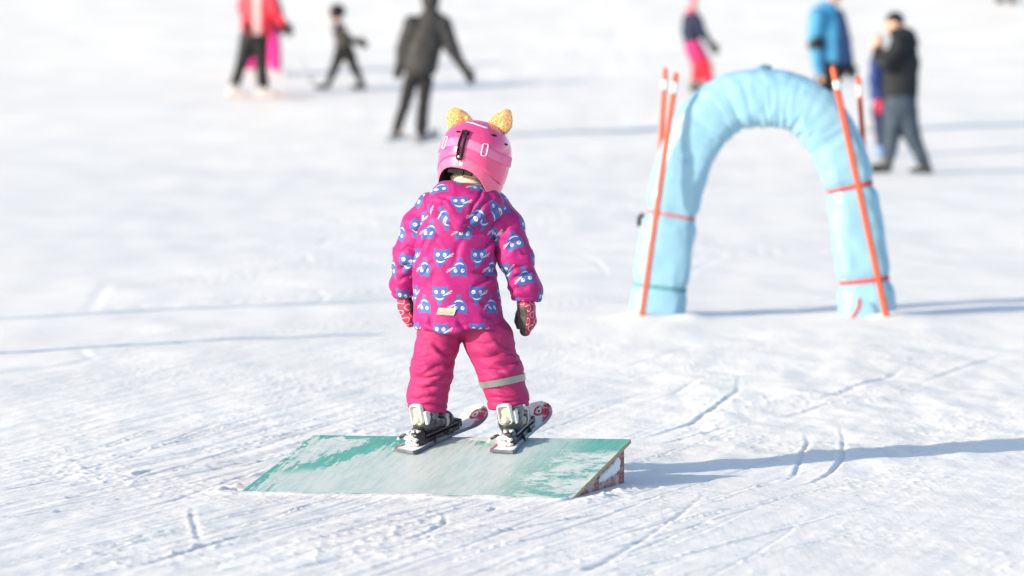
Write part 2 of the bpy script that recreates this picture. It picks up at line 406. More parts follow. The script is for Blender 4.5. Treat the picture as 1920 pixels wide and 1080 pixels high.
# ------------------------------------------------------------------ the jump ramp
def make_ramp():
    c0 = (RFL + RBR) / 2; c0[2] = 0
    root = empty('ski_ramp', c0, 'low green plywood ramp frosted with ice under the child in pink', 'ramp')
    nrm = RN; t = .014
    m, b = begin('green_painted_plywood')
    uvn = X.nt.nodes.new('ShaderNodeUVMap'); uv = uvn.outputs[0]; sx, sy, _ = sep(uv)   # metres across / up the ramp
    st = noise(uv, 1.0, 5, (5.5, 1.6, 1), (0, 0, .5), .62)
    fine = noise(uv, 1.0, 5, (60, 9, 1), (0, 0, .45), .7)
    grit = noise(uv, 160, 3)
    edge = mn(mn(sx, 1.06 - sx), (.58 - sy) * .8)
    film = step(st * .80 + fine * .42 + edge * .60, .505, .60)
    rgt = step(sx, .74, .98)
    flakes = noise(uv, 1.0, 6, (8, 15, 1), (0, 0, .35), .75)
    heavy = mx(step(flakes + rgt * .20 + step(.45 - sx, .1, .40) * step(sy, .28, .5) * .17, .58, .76), step(noise(uv, 9, 5) - edge * 2.6 + step(.25 - sx, 0, .25) * .12, .46, .60))
    heavy = heavy * (1.0 - rgt * step(sy, .44, .50))
    heavy = heavy * step(grit * .7 + fine * .5 + heavy * .5, .55, .80)
    pw = noise(uv, 1.0, 5, (9, 7, 1), (0, 0, .4), .65)
    rag = (pw - .5) * .34 + (fine - .5) * .22
    p1 = step(ab(sx - .105 - (sy - .25) * .55) + rag, .062, .035) * step(sy + rag * .6, .17, .27)
    p2 = step(mn(sx, (.588 - sy) * step(.45 - sx, 0.0, .1) + step(sx - .38, 0.0, .1)) + rag * .4 + (noise(uv, 26, 3) - .5) * .10, .022, .008)
    film = film * (1.0 - .9 * mx(p1, p2)); heavy = heavy * (1.0 - mx(p1, p2)) * (1.0 - .30 * rgt) * (1.0 - .5 * step(.30 - sx, 0.0, .2))
    film = mx(film * step(sy + pw * .02, .014, .022), 0.0)
    film = film * (1.0 - .85 * rgt * (1.0 - heavy))
    green = mix(step(fine, .3, .7), (.045, .28, .23), (.075, .36, .30))
    frost = mix(step(fine * .6 + st * .4, .36, .58), (.34, .47, .44), (.50, .565, .55))
    col = mix(film, green, frost); col = mix(heavy * .85, col, (.62, .64, .635))
    setp(b, col=col, rough=mix(heavy, (.42,) * 3, (.75,) * 3), spec=.4, normal=bump(heavy * .8 + film * .15 + grit * .12, .6, .005))
    edge_m, b = begin('plywood_edge'); c = coords(); n = noise(c, 60, 4, (1, 1, 6))
    setp(b, col=mix(step(n, .3, .7), (.30, .20, .10), (.50, .38, .23)), rough=.75)
    ov = .012
    A = [RFL - RRT * ov, RFR + RRT * ov, RBR + RRT * ov + RUP * .016, RBL - RRT * ov + RUP * .016]
    n_u, n_v = 60, 34; V = []; UV = []
    for top in (1, 0):
        for j in range(n_v + 1):
            for i in range(n_u + 1):
                u, v = i / n_u, j / n_v
                p = (A[0] * (1 - u) + A[1] * u) * (1 - v) + (A[3] * (1 - u) + A[2] * u) * v
                chip = 0
                V.append(p - nrm * (0 if top else t)); UV.append((u * 1.07, v * .6))
    W = n_u + 1; N = W * (n_v + 1); Fq = []; mi = []
    for j in range(n_v):
        for i in range(n_u):
            a = j * W + i; Fq.append((a, a + 1, a + W + 1, a + W)); mi.append(0)
            Fq.append((a + N, a + N + W, a + N + W + 1, a + N + 1)); mi.append(1)
    for i in range(n_u):
        Fq += [(i, i + N, i + N + 1, i + 1)]; a = n_v * W + i; Fq += [(a, a + 1, a + N + 1, a + N)]; mi += [1, 1]
    for j in range(n_v):
        a = j * W; Fq += [(a, a + W, a + W + N, a + N)]; a += n_u; Fq += [(a, a + N, a + W + N, a + W)]; mi += [1, 1]
    mesh('deck', V, Fq, [m, edge_m], root, uv=UV, smooth=False, matidx=mi)
    side_m, b = begin('weathered_red_board'); c = coords()
    g = noise(c, 1.0, 5, (9, 9, 120), (0, 0, 0), .65); w = noise(c, 16, 4); s = noise(c, 34, 4)
    col = mix(step(g, .35, .65), (.26, .07, .075), (.45, .19, .19)); col = mix(step(w, .5, .66), col, (.55, .40, .40)); col = mix(step(s, .64, .72), col, (.16, .05, .05))
    setp(b, col=col, rough=.8, normal=bump(g, .4, .002))
    for (f, bk, sgn, inset) in ((RFR, RBR, 1, .006), (RFL, RBL, -1, .006)):
        f2 = f - nrm * t - RRT * sgn * inset; b2 = bk - nrm * t - RRT * sgn * inset
        z0 = -.03
        poly = [f2, np.array([f2[0], f2[1], z0]), np.array([b2[0], b2[1], z0]), b2]
        mesh('side_board', *prism(poly, -RRT * sgn * .018), side_m, root, smooth=False)
    bl = RBL - nrm * t + RRT * .026; br = RBR - nrm * t - RRT * .026
    mesh('back_board', *prism([bl, br, np.array([br[0], br[1], -.03]), np.array([bl[0], bl[1], -.03])], -np.array([RUP[0], RUP[1], 0]) * .018), side_m, root, smooth=False)
    # caked snow on the right board
    sn = plain('caked_snow', (.78, .79, .81), .8, .2, .05, 40, 120, .5, .003)
    f2 = RFR - RRT * .006; ax = RBR - RFR; ax = np.array([ax[0], ax[1], 0]) / np.linalg.norm(ax[:2])
    r3 = np.random.default_rng(5); ring = []
    outl = [(.30, .030), (.36, .028), (.42, .040), (.50, .048), (.545, .062), (.555, .095), (.54, .112), (.50, .104), (.44, .088), (.38, .072), (.32, .056), (.29, .040)]
    for k in range(len(outl)):
        a0, b0 = np.array(outl[k]), np.array(outl[(k + 1) % len(outl)])
        for q in (0, .33, .66): ring.append(a0 + (b0 - a0) * q + r3.normal(0, .0025, 2))
    cc = np.mean(ring, 0); V = []; n = len(ring)
    for sc, off in ((.84, .0005), (.76, .006), (.45, .008)):
        for q in ring:
            w = cc + (q - cc) * sc; V.append(np.array([f2[0], f2[1], 0]) + ax * w[0] + np.array([0, 0, w[1] - .012]) + RRT * (off + r3.uniform(0, .0012)))
    V.append(np.array([f2[0], f2[1], 0]) + ax * cc[0] + np.array([0, 0, cc[1] - .012]) + RRT * .0085)
    Fq = [(l * n + k, l * n + (k + 1) % n, (l + 1) * n + (k + 1) % n, (l + 1) * n + k) for l in (0, 1) for k in range(n)] + [(2 * n + k, 2 * n + (k + 1) % n, 3 * n) for k in range(n)]
    mesh('snow_patch', V, Fq, sn, root)
make_ramp()

# ------------------------------------------------------------------ shared materials
MT = {}
MT['skin'] = plain('skin', (.62, .36, .26), .5, .4, .06)
MT['pink'] = None
MT['black_plastic'] = plain('black_plastic', (.022, .022, .025), .38, .5, .15, 30)
MT['dark_fabric'] = plain('dark_fabric', (.018, .018, .018), .8, .25, .25, 30, 90, .4, .004)
MT['snow_white'] = plain('packed_snow', (.70, .70, .69), .8, .2, .04, 60, 160, .6, .004)
MT['white_plastic'] = plain('white_plastic', (.68, .68, .65), .35, .5, .04, 20)
MT['cream_plastic'] = plain('cream_plastic', (.46, .44, .36), .45, .4, .08, 40)
MT['grey_metal'] = plain('grey_metal', (.40, .40, .41), .3, .5, .1, 30, metal=.8)
MT['grey_plastic'] = plain('grey_plastic', (.42, .42, .43), .4, .45, .06)
MT['reflective'] = plain('reflective_tape', (.27, .27, .265), .35, .6, .05, 300, metal=.3)

def cat_fabric():
    m, b = begin('cat_print_fabric')
    uvn = X.nt.nodes.new('ShaderNodeUVMap'); u, v, _ = sep(uvn.outputs[0])
    cu, cv = .1255, .1215
    blue = white = pupil = nose = None
    for ox, oy, s in ((0, 0, 1), (.5, .61, -1)):
        x = (M('FRACT', u / cu - ox + .5) - .5) * (cu * s); y = (M('FRACT', v / cv - oy + .5) - .5) * (cv * s)
        low = M('POWER', mx(mn((.004 - y) / .0315, 1.0), 0.0), 2.3)
        hw = .0272 * M('SQRT', 1.0 - low)
        top = .0185 + mx(ab(x) - .012, 0.0) * .36
        head = lt(ab(x), hw) * lt(y, top) * gt(y, -.0275)
        stub = lt(ab(x + .001), .0078) * lt(y, -.02) * gt(y, -.0395 - .003 * M('SINE', x * 2200.0))
        e1 = lt(hyp(x + .0128, y - .0025), .0064); e2 = lt(hyp(x - .0106, y - .002), .0062)
        p1 = lt(hyp(x + .0148, y - .0010), .0023); p2 = lt(hyp(x - .0088, y - .0005), .0023)
        ns = lt(hyp(x + .001, y + .0062), .0021)
        sm = lt(hyp(x + .001, y + .0065), .0175) * gt(hyp(x + .001, y - .0068), .0262) * lt(y, -.0085)
        ca, sa = math.cos(.46), math.sin(.46); ww = None
        for (bx, by, an, ln, th) in ((.010, -.0095, .44, .035, .0008), (.012, -.0095, .30, .028, .0007), (.014, -.0075, .56, .031, .0006)):
            ca, sa = math.cos(an), math.sin(an); dx = x - bx; dy = y - by
            al = dx * ca + dy * sa; pe = dy * ca - dx * sa
            w = lt(ab(pe), th) * gt(al, 0.0) * lt(al, ln); ww = w if ww is None else mx(ww, w)
        B = mx(head, stub); Wt = mx(mx(mx(e1, e2), sm), ww); Pp = mx(p1, p2)
        blue = B if blue is None else mx(blue, B); white = Wt if white is None else mx(white, Wt)
        pupil = Pp if pupil is None else mx(pupil, Pp); nose = ns if nose is None else mx(nose, ns)
    c = coords(); n = noise(c, 9, 3)
    base = mix(step(n, .3, .7), (.315, .0075, .135), (.37, .010, .16))
    col = mix(blue, base, (.045, .11, .33)); col = mix(nose, col, (.45, .03, .2)); col = mix(white, col, (.58, .56, .62)); col = mix(pupil, col, (.30, .03, .07))
    wv = noise(c, 900, 2); wr = noise(c, 26, 4, (1, 1, 1.6), rough=.6)
    setp(b, col=col, rough=.62, spec=.3, sheen=.08, normal=bump(wr, .30, .010, bump(noise(c, 60, 4, (1, 1, 1.3)), .16, .004, bump(wv, .15, .001))))
    return m
CATS = cat_fabric()

def fabric(name, col, var=.1, wr=.4, scale=24, stretch=(1, 1, 1.8), rough=.66):
    m, b = begin(name); c = coords(); n = noise(c, 10, 3)
    setp(b, col=mix(step(n, .3, .7), tuple(x * (1 - var) for x in col), tuple(x * (1 + var) for x in col)), rough=rough, spec=.28,
         normal=bump(noise(c, scale, 4, stretch, rough=.6), wr, .012, bump(noise(c, scale * 2.6, 4, stretch), .3, .004, bump(noise(c, 800, 2), .12, .001))))
    return m

# ------------------------------------------------------------------ the child
D0 = 12.62; SM = D0 / FPX       # metres per photo pixel at the child
def H(x, y, r, dy=0.): return (P(x, y, D0 + dy), r * SM)
def make_child():
    base = ramp_hit(872, 828)
    root = empty('person', base, 'child in cat print pink jacket and eared pink helmet on the green ramp', 'person')
    pink = fabric('pink_trousers_fabric', (.37, .023, .122), .05, .35, 20)
    # ---- body: one continuous figure under the clothes
    hc = P(891, 292, D0 + .01)
    legs = [[H(842, 610, 30), H(820, 640, 29), H(811, 690, 27, -.005), H(801, 755, 22, .01), H(805, 780, 17, .02)],
            [H(892, 610, 30), H(912, 640, 29), H(938, 700, 27, -.005), H(953, 752, 22, .01), H(962, 778, 17, .02)]]
    arms = [[H(806, 392, 24, .01), H(762, 482, 20, .03), H(757, 545, 15, .06), H(762, 580, 12, .07)],
            [H(930, 392, 24), H(968, 480, 20, -.01), H(985, 552, 15, .0), H(987, 590, 12, .01)]]
    yaw = math.radians(-24); fdir = np.array([math.sin(-yaw), math.cos(yaw), 0])
    def fb(Q):
        d = ell(Q, hc, (.078, .092, .100))
        d = smin(d, cap(Q, P(880, 345, D0), P(868, 400, D0), .045, .06), .03)
        d = smin(d, chain(Q, [H(866, 400, 52), H(860, 500, 52), H(866, 565, 46)], .02), .03)
        for L in legs: d = smin(d, chain(Q, L, .01), .02)
        for A in arms: d = smin(d, chain(Q, A, .01), .015)
        n = hc + fdir * .088 + np.array([0, 0, -.02])
        d = smin(d, cap(Q, n + np.array([0, 0, .02]), n + fdir * .014 - np.array([0, 0, .008]), .008, .011), .008)
        d = smin(d, cap(Q, hc + fdir * .055 - np.array([0, 0, .085]), hc + fdir * .07 - np.array([0, 0, .082]), .022, .020), .02)
        return d
    lo = np.array([-.40, D0 - .16, .14]); hi = np.array([.12, D0 + .18, 1.16])
    sdf_obj('body', fb, lo, hi, .008, MT['skin'], root)
    # ---- trousers
    L = [[H(836, 590, 40, .0), H(821, 636, 41), H(811, 690, 39, -.012), H(801, 742, 36, .004), H(801, 790, 36, .008)],
         [H(896, 590, 40, .0), H(915, 636, 45), H(938, 698, 41, -.012), H(952, 744, 38, .004), H(954, 790, 37, .008)]]
    zl, zr = P(800, 770, D0)[2], P(953, 765, D0)[2]
    mid = P(872, 700, D0)[0]
    def fp(Q):
        d1 = chain(Q, L[0], .015, 1.12); d2 = chain(Q, L[1], .015, 1.12)
        d = smin(d1, d2, .012)
        d = smin(d, ell(Q, P(866, 585, D0), (.130, .105, .075)), .02)
        zc = np.where(Q[:, 0] < mid, zl + (Q[:, 0] - P(800, 0, D0)[0]) * -.12, zr + (Q[:, 0] - P(953, 0, D0)[0]) * .10)
        return smax(d, zc - Q[:, 2], .006)
    creases = []
    for (x0, y0, x1, y1, w, dp) in ((790, 700, 852, 676, 7, 7), (772, 712, 835, 702, 6, 6), (780, 728, 840, 722, 6, 5), (770, 672, 815, 668, 6, 4), (792, 748, 832, 740, 5, 4), (800, 655, 850, 660, 7, 4),
                                    (768, 690, 806, 686, 5, 5), (900, 672, 962, 660, 7, 6), (903, 690, 952, 700, 7, 6), (930, 684, 984, 676, 6, 5), (912, 728, 968, 738, 6, 4), (920, 748, 975, 744, 5, 4), (880, 650, 930, 640, 7, 4), (898, 706, 960, 690, 5, 5), (800, 640, 846, 664, 6, 5), (768, 752, 800, 744, 5, 4), (790, 758, 834, 762, 4, 3), (930, 756, 986, 750, 4, 4), (926, 640, 966, 656, 6, 4), (776, 664, 800, 640, 6, 4), (815, 716, 846, 700, 5, 5), (945, 664, 980, 668, 5, 4)):
        creases.append((P(x0, y0, D0 - .075), P(x1, y1, D0 - .075), w * SM, dp * .001))
    def dp(V):
        n = .0045 * perlin3(V[:, 0] * 9 + V[:, 2] * 5, V[:, 1] * 9, V[:, 2] * 20, 1) + .0095 * (.22 - np.abs(perlin3(V[:, 0] * 11, V[:, 1] * 11, V[:, 2] * 22 + V[:, 0] * 12, 2)))
        for a, b, w, d in creases:
            n = n + d * 1.9 * fold(V, a, b, w, D0)
        zc = np.where(V[:, 0] < mid, zl, zr); n = n * np.clip((V[:, 2] - zc) / .012, .35, 1)
        n += -.004 * np.exp(-((V[:, 2] - zc - .022) / .0035)**2)
        return n
    lo = np.array([P(750, 0, D0)[0], D0 - .17, zr - .02]); hi = np.array([P(1010, 0, D0)[0], D0 + .17, P(0, 535, D0)[2]])
    tr = sdf_obj('trousers', fp, lo, hi, .0048, pink, root, dp)
    # reflective band round the right shin
    ax0, ax1 = L[1][2][0], L[1][3][0]; V = []; n = 40
    cA = P(947, 713, D0); tilt = np.array([.0, 0, 1.]); a_ = np.array([1, 0, .19]); a_ /= np.linalg.norm(a_); b_ = np.array([0, 1., -.02]); ax = np.cross(a_, b_)
    for h in (-.0115, .0115):
        for k in range(n):
            an = 2 * math.pi * k / n; d = a_ * math.cos(an) + b_ * math.sin(an); lo_, hi_ = .03, .12
            for _ in range(22):
                mdl = (lo_ + hi_) / 2; q = (cA + ax * h + d * mdl)[None]
                if fp(q)[0] < -.0005: lo_ = mdl
                else: hi_ = mdl
            q = cA + ax * h + d * lo_; V.append(q + d * (.0045 + max(0, dp(q[None])[0])))
    mesh('reflective_band', V, np.array([(k, (k + 1) % n, n + (k + 1) % n, n + k) for k in range(n)]), MT['reflective'], tr)
    # ---- jacket torso
    rows = np.array([(345, 845, 915, .070), (372, 806, 940, .085), (400, 788, 946, .098), (450, 777, 934, .108), (500, 774, 931, .112), (560, 773, 938, .118), (600, 774, 944, .122), (640, 778, 944, .122)], float)
    zz = np.array([P(0, r[0], D0)[2] for r in rows])[::-1]; xl = np.array([P(r[1], 0, D0)[0] for r in rows])[::-1]; xr = np.array([P(r[2], 0, D0)[0] for r in rows])[::-1]; ryv = rows[::-1, 3]
    def tz(Q):
        z = Q[:, 2]; l = np.interp(z, zz, xl); r = np.interp(z, zz, xr); ry = np.interp(z, zz, ryv)
        return (l + r) / 2, (r - l) / 2, ry
    cyT = D0 + .0
    zhem = lambda Q: P(0, 616, D0)[2] - .010 * np.exp(-((Q[:, 0] - P(832, 0, D0)[0]) / .07)**2) + .004 * np.sin(Q[:, 0] * 40)
    def ft(Q):
        cx, rx, ry = tz(Q); q = ((np.abs(Q[:, 0] - cx) / rx)**2.3 + (np.abs(Q[:, 1] - cyT) / ry)**2.3)**(1 / 2.3)
        d = (q - 1) * np.minimum(rx, ry)
        d = smax(d, zhem(Q) - Q[:, 2], .010)
        return smax(d, Q[:, 2] - P(0, 350, D0)[2], .03)
    u0, v0 = P(830, 0, D0)[0], P(0, 477, D0)[2]; ucx = P(856, 0, D0)[0]
    def uvt(V):
        cx, rx, ry = tz(V); t = np.arctan2((V[:, 0] - cx) / rx, -(V[:, 1] - cyT) / ry)
        return np.stack([t * rx * 1.03 + (ucx - u0) - (v0 - V[:, 2]) * -.06, V[:, 2] - v0], 1)
    tc = []
    for (x0, y0, x1, y1, w, d) in ((868, 508, 940, 524, 7, 6), (885, 545, 938, 498, 6, 5), (776, 480, 812, 430, 6, 6), (772, 530, 815, 490, 6, 5), (872, 440, 846, 500, 8, 3), (900, 470, 940, 440, 6, 6), (880, 565, 940, 575, 7, 4), (800, 590, 815, 615, 7, 4), (905, 585, 935, 610, 8, 4), (860, 600, 872, 620, 6, 4), (925, 440, 940, 500, 8, 4), (930, 540, 915, 580, 9, 4), (790, 420, 830, 440, 9, 4)):
        tc.append((P(x0, y0, D0 - .105), P(x1, y1, D0 - .105), w * SM, d * .001))
    def dt(V):
        n = .0060 * perlin3(V[:, 0] * 8, V[:, 1] * 8, V[:, 2] * 6 + V[:, 0] * 4, 3) + .0075 * (.16 - np.clip(np.abs(perlin3(V[:, 0] * 12 + V[:, 2] * 7, V[:, 1] * 8, V[:, 2] * 5 - V[:, 0] * 2, 4)), 0, .3))
        for a, b, w, d in tc:
            n = n + d * 1.9 * fold(V, a, b, w, D0)
        hb = V[:, 2] - zhem(V); n = n * 1.0 - .0035 * np.exp(-((hb - .020) / .0035)**2) + .0035 * np.exp(-(hb / .03)**2) * perlin3(V[:, 0] * 42, V[:, 1] * 42, V[:, 2] * 6, 5)
        return n
    lo = np.array([P(760, 0, D0)[0], D0 - .15, P(0, 640, D0)[2]]); hi = np.array([P(960, 0, D0)[0], D0 + .15, P(0, 335, D0)[2]])
    jk = sdf_obj('jacket', ft, lo, hi, .0048, CATS, root, dt, uvt)
    # ---- sleeves
    def sleeve(pts, cuff_n, cuff_p, cr, off, flat=1.0):
        def f(Q):
            d = chain(Q, pts, .02, flat); return smax(d, (Q - cuff_p) @ cuff_n, .006)
        def uvs(V):
            a, b = pts[0][0], pts[-1][0]; ax = (b - a) / np.linalg.norm(b - a); e2 = np.array([0, -1., 0]); e1 = np.cross(e2, ax); e1 /= np.linalg.norm(e1); e2 = np.cross(ax, e1)
            if e1[0] < 0: e1 = -e1
            mids = np.array([p[0] for p in pts]); best = np.full(len(V), 9.); C = np.zeros_like(V)
            for k in range(len(mids) - 1):
                d = mids[k + 1] - mids[k]; h = np.clip((V - mids[k]) @ d / (d @ d), 0, 1); q = mids[k] + h[:, None] * d; ds = np.linalg.norm(V - q, axis=1); m = ds < best
                best = np.where(m, ds, best); C[m] = q[m]
            r = V - C; t = np.arctan2(r @ e1, -r[:, 1])
            return np.stack([t * .052 + off[0], -(V - a) @ ax + off[1]], 1)
        def ds(V):
            n = .0075 * perlin3(V[:, 0] * 12, V[:, 1] * 12, V[:, 2] * 17 + V[:, 0] * 8, 6) + .0080 * (.22 - np.abs(perlin3(V[:, 0] * 14, V[:, 1] * 14, V[:, 2] * 20 + V[:, 0] * 10, 7)))
            for a, b, w, d in cr:
                n = n + d * 1.8 * fold(V, a, b, w, D0 + .02)
            hb = -(V - cuff_p) @ cuff_n; n -= .003 * np.exp(-((hb - .016) / .003)**2)
            return n
        lo, hi = bounds(pts, .02)
        return sdf_obj('sleeve', f, lo, hi, .0045, CATS, jk, ds, uvs)
    rp = [H(926, 392, 34, .0), H(948, 425, 33, -.012), H(968, 484, 32, -.018), H(985, 540, 28, -.006), H(989, 590, 25, .0)]
    n_ = (rp[4][0] - rp[3][0]); n_ /= np.linalg.norm(n_); n_ = n_ + np.array([-.10, 0, 0]); n_ /= np.linalg.norm(n_)
    cr = [(P(a, b, D0 - .07), P(c, d, D0 - .07), w * SM, e * .001) for a, b, c, d, w, e in ((948, 512, 985, 498, 6, 7), (960, 525, 1000, 505, 6, 6), (945, 470, 975, 450, 7, 5), (955, 548, 990, 535, 6, 4), (935, 440, 960, 420, 8, 5), (978, 470, 998, 482, 5, 4))]
    sr = sleeve(rp, n_, P(982, 564, D0), cr, (.052, .078))
    lp = [H(808, 392, 30, .012), H(786, 425, 31, .012), H(766, 482, 29, .025), H(757, 530, 24, .045), H(758, 585, 21, .06)]
    n_ = (lp[4][0] - lp[3][0]); n_ /= np.linalg.norm(n_)
    cr = [(P(a, b, D0 - .05), P(c, d, D0 - .05), w * SM, e * .001) for a, b, c, d, w, e in ((745, 505, 775, 495, 6, 6), (752, 470, 780, 462, 6, 5), (745, 525, 770, 520, 5, 4), (765, 440, 790, 430, 7, 5))]
    sl = sleeve(lp, n_, P(756, 555, D0 + .05), cr, (.0, .055))
    # small grey tag on the right sleeve
    tg = prism([P(992, 470, D0 - .02), P(999, 468, D0 - .02), P(1000, 478, D0 - .018), P(1002, 490, D0 - .02), P(996, 492, D0 - .02), P(994, 480, D0 - .018)], np.array([.001, .012, 0]))
    mesh('reflective_tag', *tg, MT['reflective'], sr, smooth=False)
    # ---- hood
    hcn = P(870, 388, D0 - .085)
    def fh(Q):
        d = ell(Q, P(872, 384, D0 - .060), (.128, .068, .070))
        d = smin(d, cap(Q, P(858, 400, D0 - .095), P(864, 418, D0 - .112), .042, .026), .03)
        d = smin(d, cap(Q, P(832, 362, D0 - .05), P(846, 400, D0 - .088), .036, .035), .02)
        d = smin(d, cap(Q, P(918, 380, D0 - .05), P(888, 408, D0 - .09), .040, .028), .02)
        cl = P(880, 356, D0 + .0); q = Q - cl; rr = np.hypot(q[:, 0] / 1.0, q[:, 1] / .92)
        d = smin(d, np.hypot(rr - .079, q[:, 2] + .012 + q[:, 0] * .22) - .027, .022)
        return smax(d, -(rr - .062 + q[:, 2] * .1), .006)
    hc_ = [(P(a, b, D0 - .115), P(c, d, D0 - .125), w * SM, e * .001) for a, b, c, d, w, e in ((918, 372, 872, 420, 6, 9), (935, 385, 900, 425, 7, 8), (902, 360, 878, 408, 5, 6), (815, 392, 846, 424, 7, 7), (835, 372, 830, 405, 7, 6), (850, 425, 885, 430, 5, 5), (905, 352, 900, 372, 4, 4), (824, 366, 850, 380, 6, 4))]
    def dh(V):
        n = .006 * perlin3(V[:, 0] * 14 + V[:, 2] * 8, V[:, 1] * 10, V[:, 2] * 14 - V[:, 0] * 6, 8) + .0075 * (.2 - np.abs(perlin3(V[:, 0] * 15 + V[:, 2] * 9, V[:, 1] * 12, V[:, 2] * 12 - V[:, 0] * 7, 9)))
        for a, b, w, d in hc_:
            n = n + d * 1.5 * fold(V, a, b, w, D0 - .03)
        return n
    def uvh(V):
        return np.stack([V[:, 0] - P(862, 0, D0)[0] + .03 * (V[:, 1] - D0 + .12), V[:, 2] - P(0, 380, D0)[2] + .75 * (V[:, 1] - D0 + .12)], 1)
    lo = P(780, 450, D0 - .2); hi = P(975, 325, D0 + .12)
    sdf_obj('hood', fh, lo, hi, .0045, CATS, jk, dh, uvh)
    # ---- cloth label on the hem
    q = lambda x, y, dd=0: P(x, y, D0 - .1215 - dd)
    lb = mesh('cloth_label', *prism([q(818, 589.5), q(822, 577), q(856, 577.5), q(851, 591.5)], np.array([0, -.0022, 0])), plain('label_cloth', (.54, .47, .37), .8, .2, .08, 200), jk, smooth=False)
    fc = bpy.data.curves.new('lettering', 'FONT'); fc.body = 'tomini'; fc.size = .019; fc.extrude = .0004; fc.space_character = 1.05
    fo = bpy.data.objects.new('lettering_src', fc); COL.objects.link(fo); bpy.context.view_layer.update()
    me = fo.to_mesh(); tv = np.array([v.co[:] for v in me.vertices]); tf = [tuple(p.vertices) for p in me.polygons]; fo.to_mesh_clear(); bpy.data.objects.remove(fo)
    o_ = q(823.5, 588.5, .0026); tv = o_ + np.stack([tv[:, 0] * .86 + tv[:, 1] * .15, -tv[:, 2], tv[:, 1] * .9 - tv[:, 0] * .02], 1)
    mesh('lettering', tv, tf, plain('label_thread', (.49, .42, .32), .8, .2, .1), lb, smooth=False)
    # ---- mittens: fingers share one pocket, the thumb has its own
    m, b = begin('heart_print_mitten'); c = coords(); x, y, z = sep(c)
    cu, cv = .040, .044; hearts = None
    for ox, oy, an in ((0, 0, .5), (.5, .5, 2.6)):
        a = (M('FRACT', (x + y * .6) / cu + ox) - .5) * cu; d = (M('FRACT', z / cv + oy) - .5) * cv
        ca, sa = math.cos(an), math.sin(an); p = a * ca + d * sa; r = d * ca - a * sa
        p = p / .0125; r = (r / .0125) - ab(p) * .55 + .18
        hh = hyp(p, r); k = lt(ab(hh - .80), .11); hearts = k if hearts is None else mx(hearts, k)
    setp(b, col=mix(hearts, (.37, .022, .07), (.66, .36, .44)), rough=.7, normal=bump(noise(c, 40, 3), .3, .006))
    heart = m
    palm = plain('mitten_palm', (.055, .055, .05), .6, .35, .2, 60, 60, .5, .006)
    def mitten(pts, thumb, palmf, flat):
        def f(Q):
            d = chain(Q, pts, .01, flat); return smin(d, chain(Q, thumb, .005), .006)
        lo, hi = bounds(pts, .03); V, Fq = nets(f, lo, hi, .0032)
        Nn = grad(f, V); V = V + Nn * (.0022 * perlin3(V[:, 0] * 40, V[:, 1] * 40, V[:, 2] * 55, 12))[:, None]
        cen = V[Fq].mean(1); nn = Nn[Fq].mean(1)
        return mesh('mitten', V, Fq, [heart, palm], root, matidx=palmf(cen, nn).astype(int))
    mitten([H(984, 562, 15, .0), H(987, 578, 16.5, .0), H(989, 602, 16, .005), H(985, 620, 10.5, .01)], [H(975, 585, 8, .03), H(972, 602, 7.5, .05), H(973, 612, 6, .06)],
           lambda c, n: (c[:, 0] < P(987, 0, D0)[0] - (P(0, 598, D0)[2] - c[:, 2]) * .05 - .6 * np.clip(P(0, 612, D0)[2] * -1 + 0, 0, 0)) & (c[:, 2] < P(0, 574, D0)[2]), 1.25)
    mitten([H(758, 560, 14, .055), H(761, 575, 14.5, .055), H(767, 595, 12.5, .06), H(770, 606, 8.5, .065)], [H(768, 575, 8, .09), H(775, 592, 7, .105), H(777, 600, 6, .11)],
           lambda c, n: n[:, 0] > .55, 1.2)
    # ---- knitted neck warmer
    knit, b = begin('cream_knit'); c = coords(); x, y, z = sep(c); th = M('ARCTAN2', x - (hc[0] - base[0]), y - .0)
    setp(b, col=(.72, .66, .50), rough=.9, normal=bump(M('SINE', x * 1700.0), .5, .003))
    nk = P(880, 345, D0)
    V = []; n = 48
    for (dz, r) in ((-.05, .060), (-.02, .062), (-.004, .0635), (.002, .060), (.004, .0625), (.016, .063), (.021, .058), (.03, .05)):
        for k in range(n):
            an = 2 * math.pi * k / n; V.append(nk + np.array([r * math.cos(an), r * .98 * math.sin(an), dz - .16 * r * math.cos(an)]))
    mesh('neck_warmer', V, np.array([(l * n + k, l * n + (k + 1) % n, (l + 1) * n + (k + 1) % n, (l + 1) * n + k) for l in range(7) for k in range(n)]), knit, root)
    make_helmet(root)
    return root

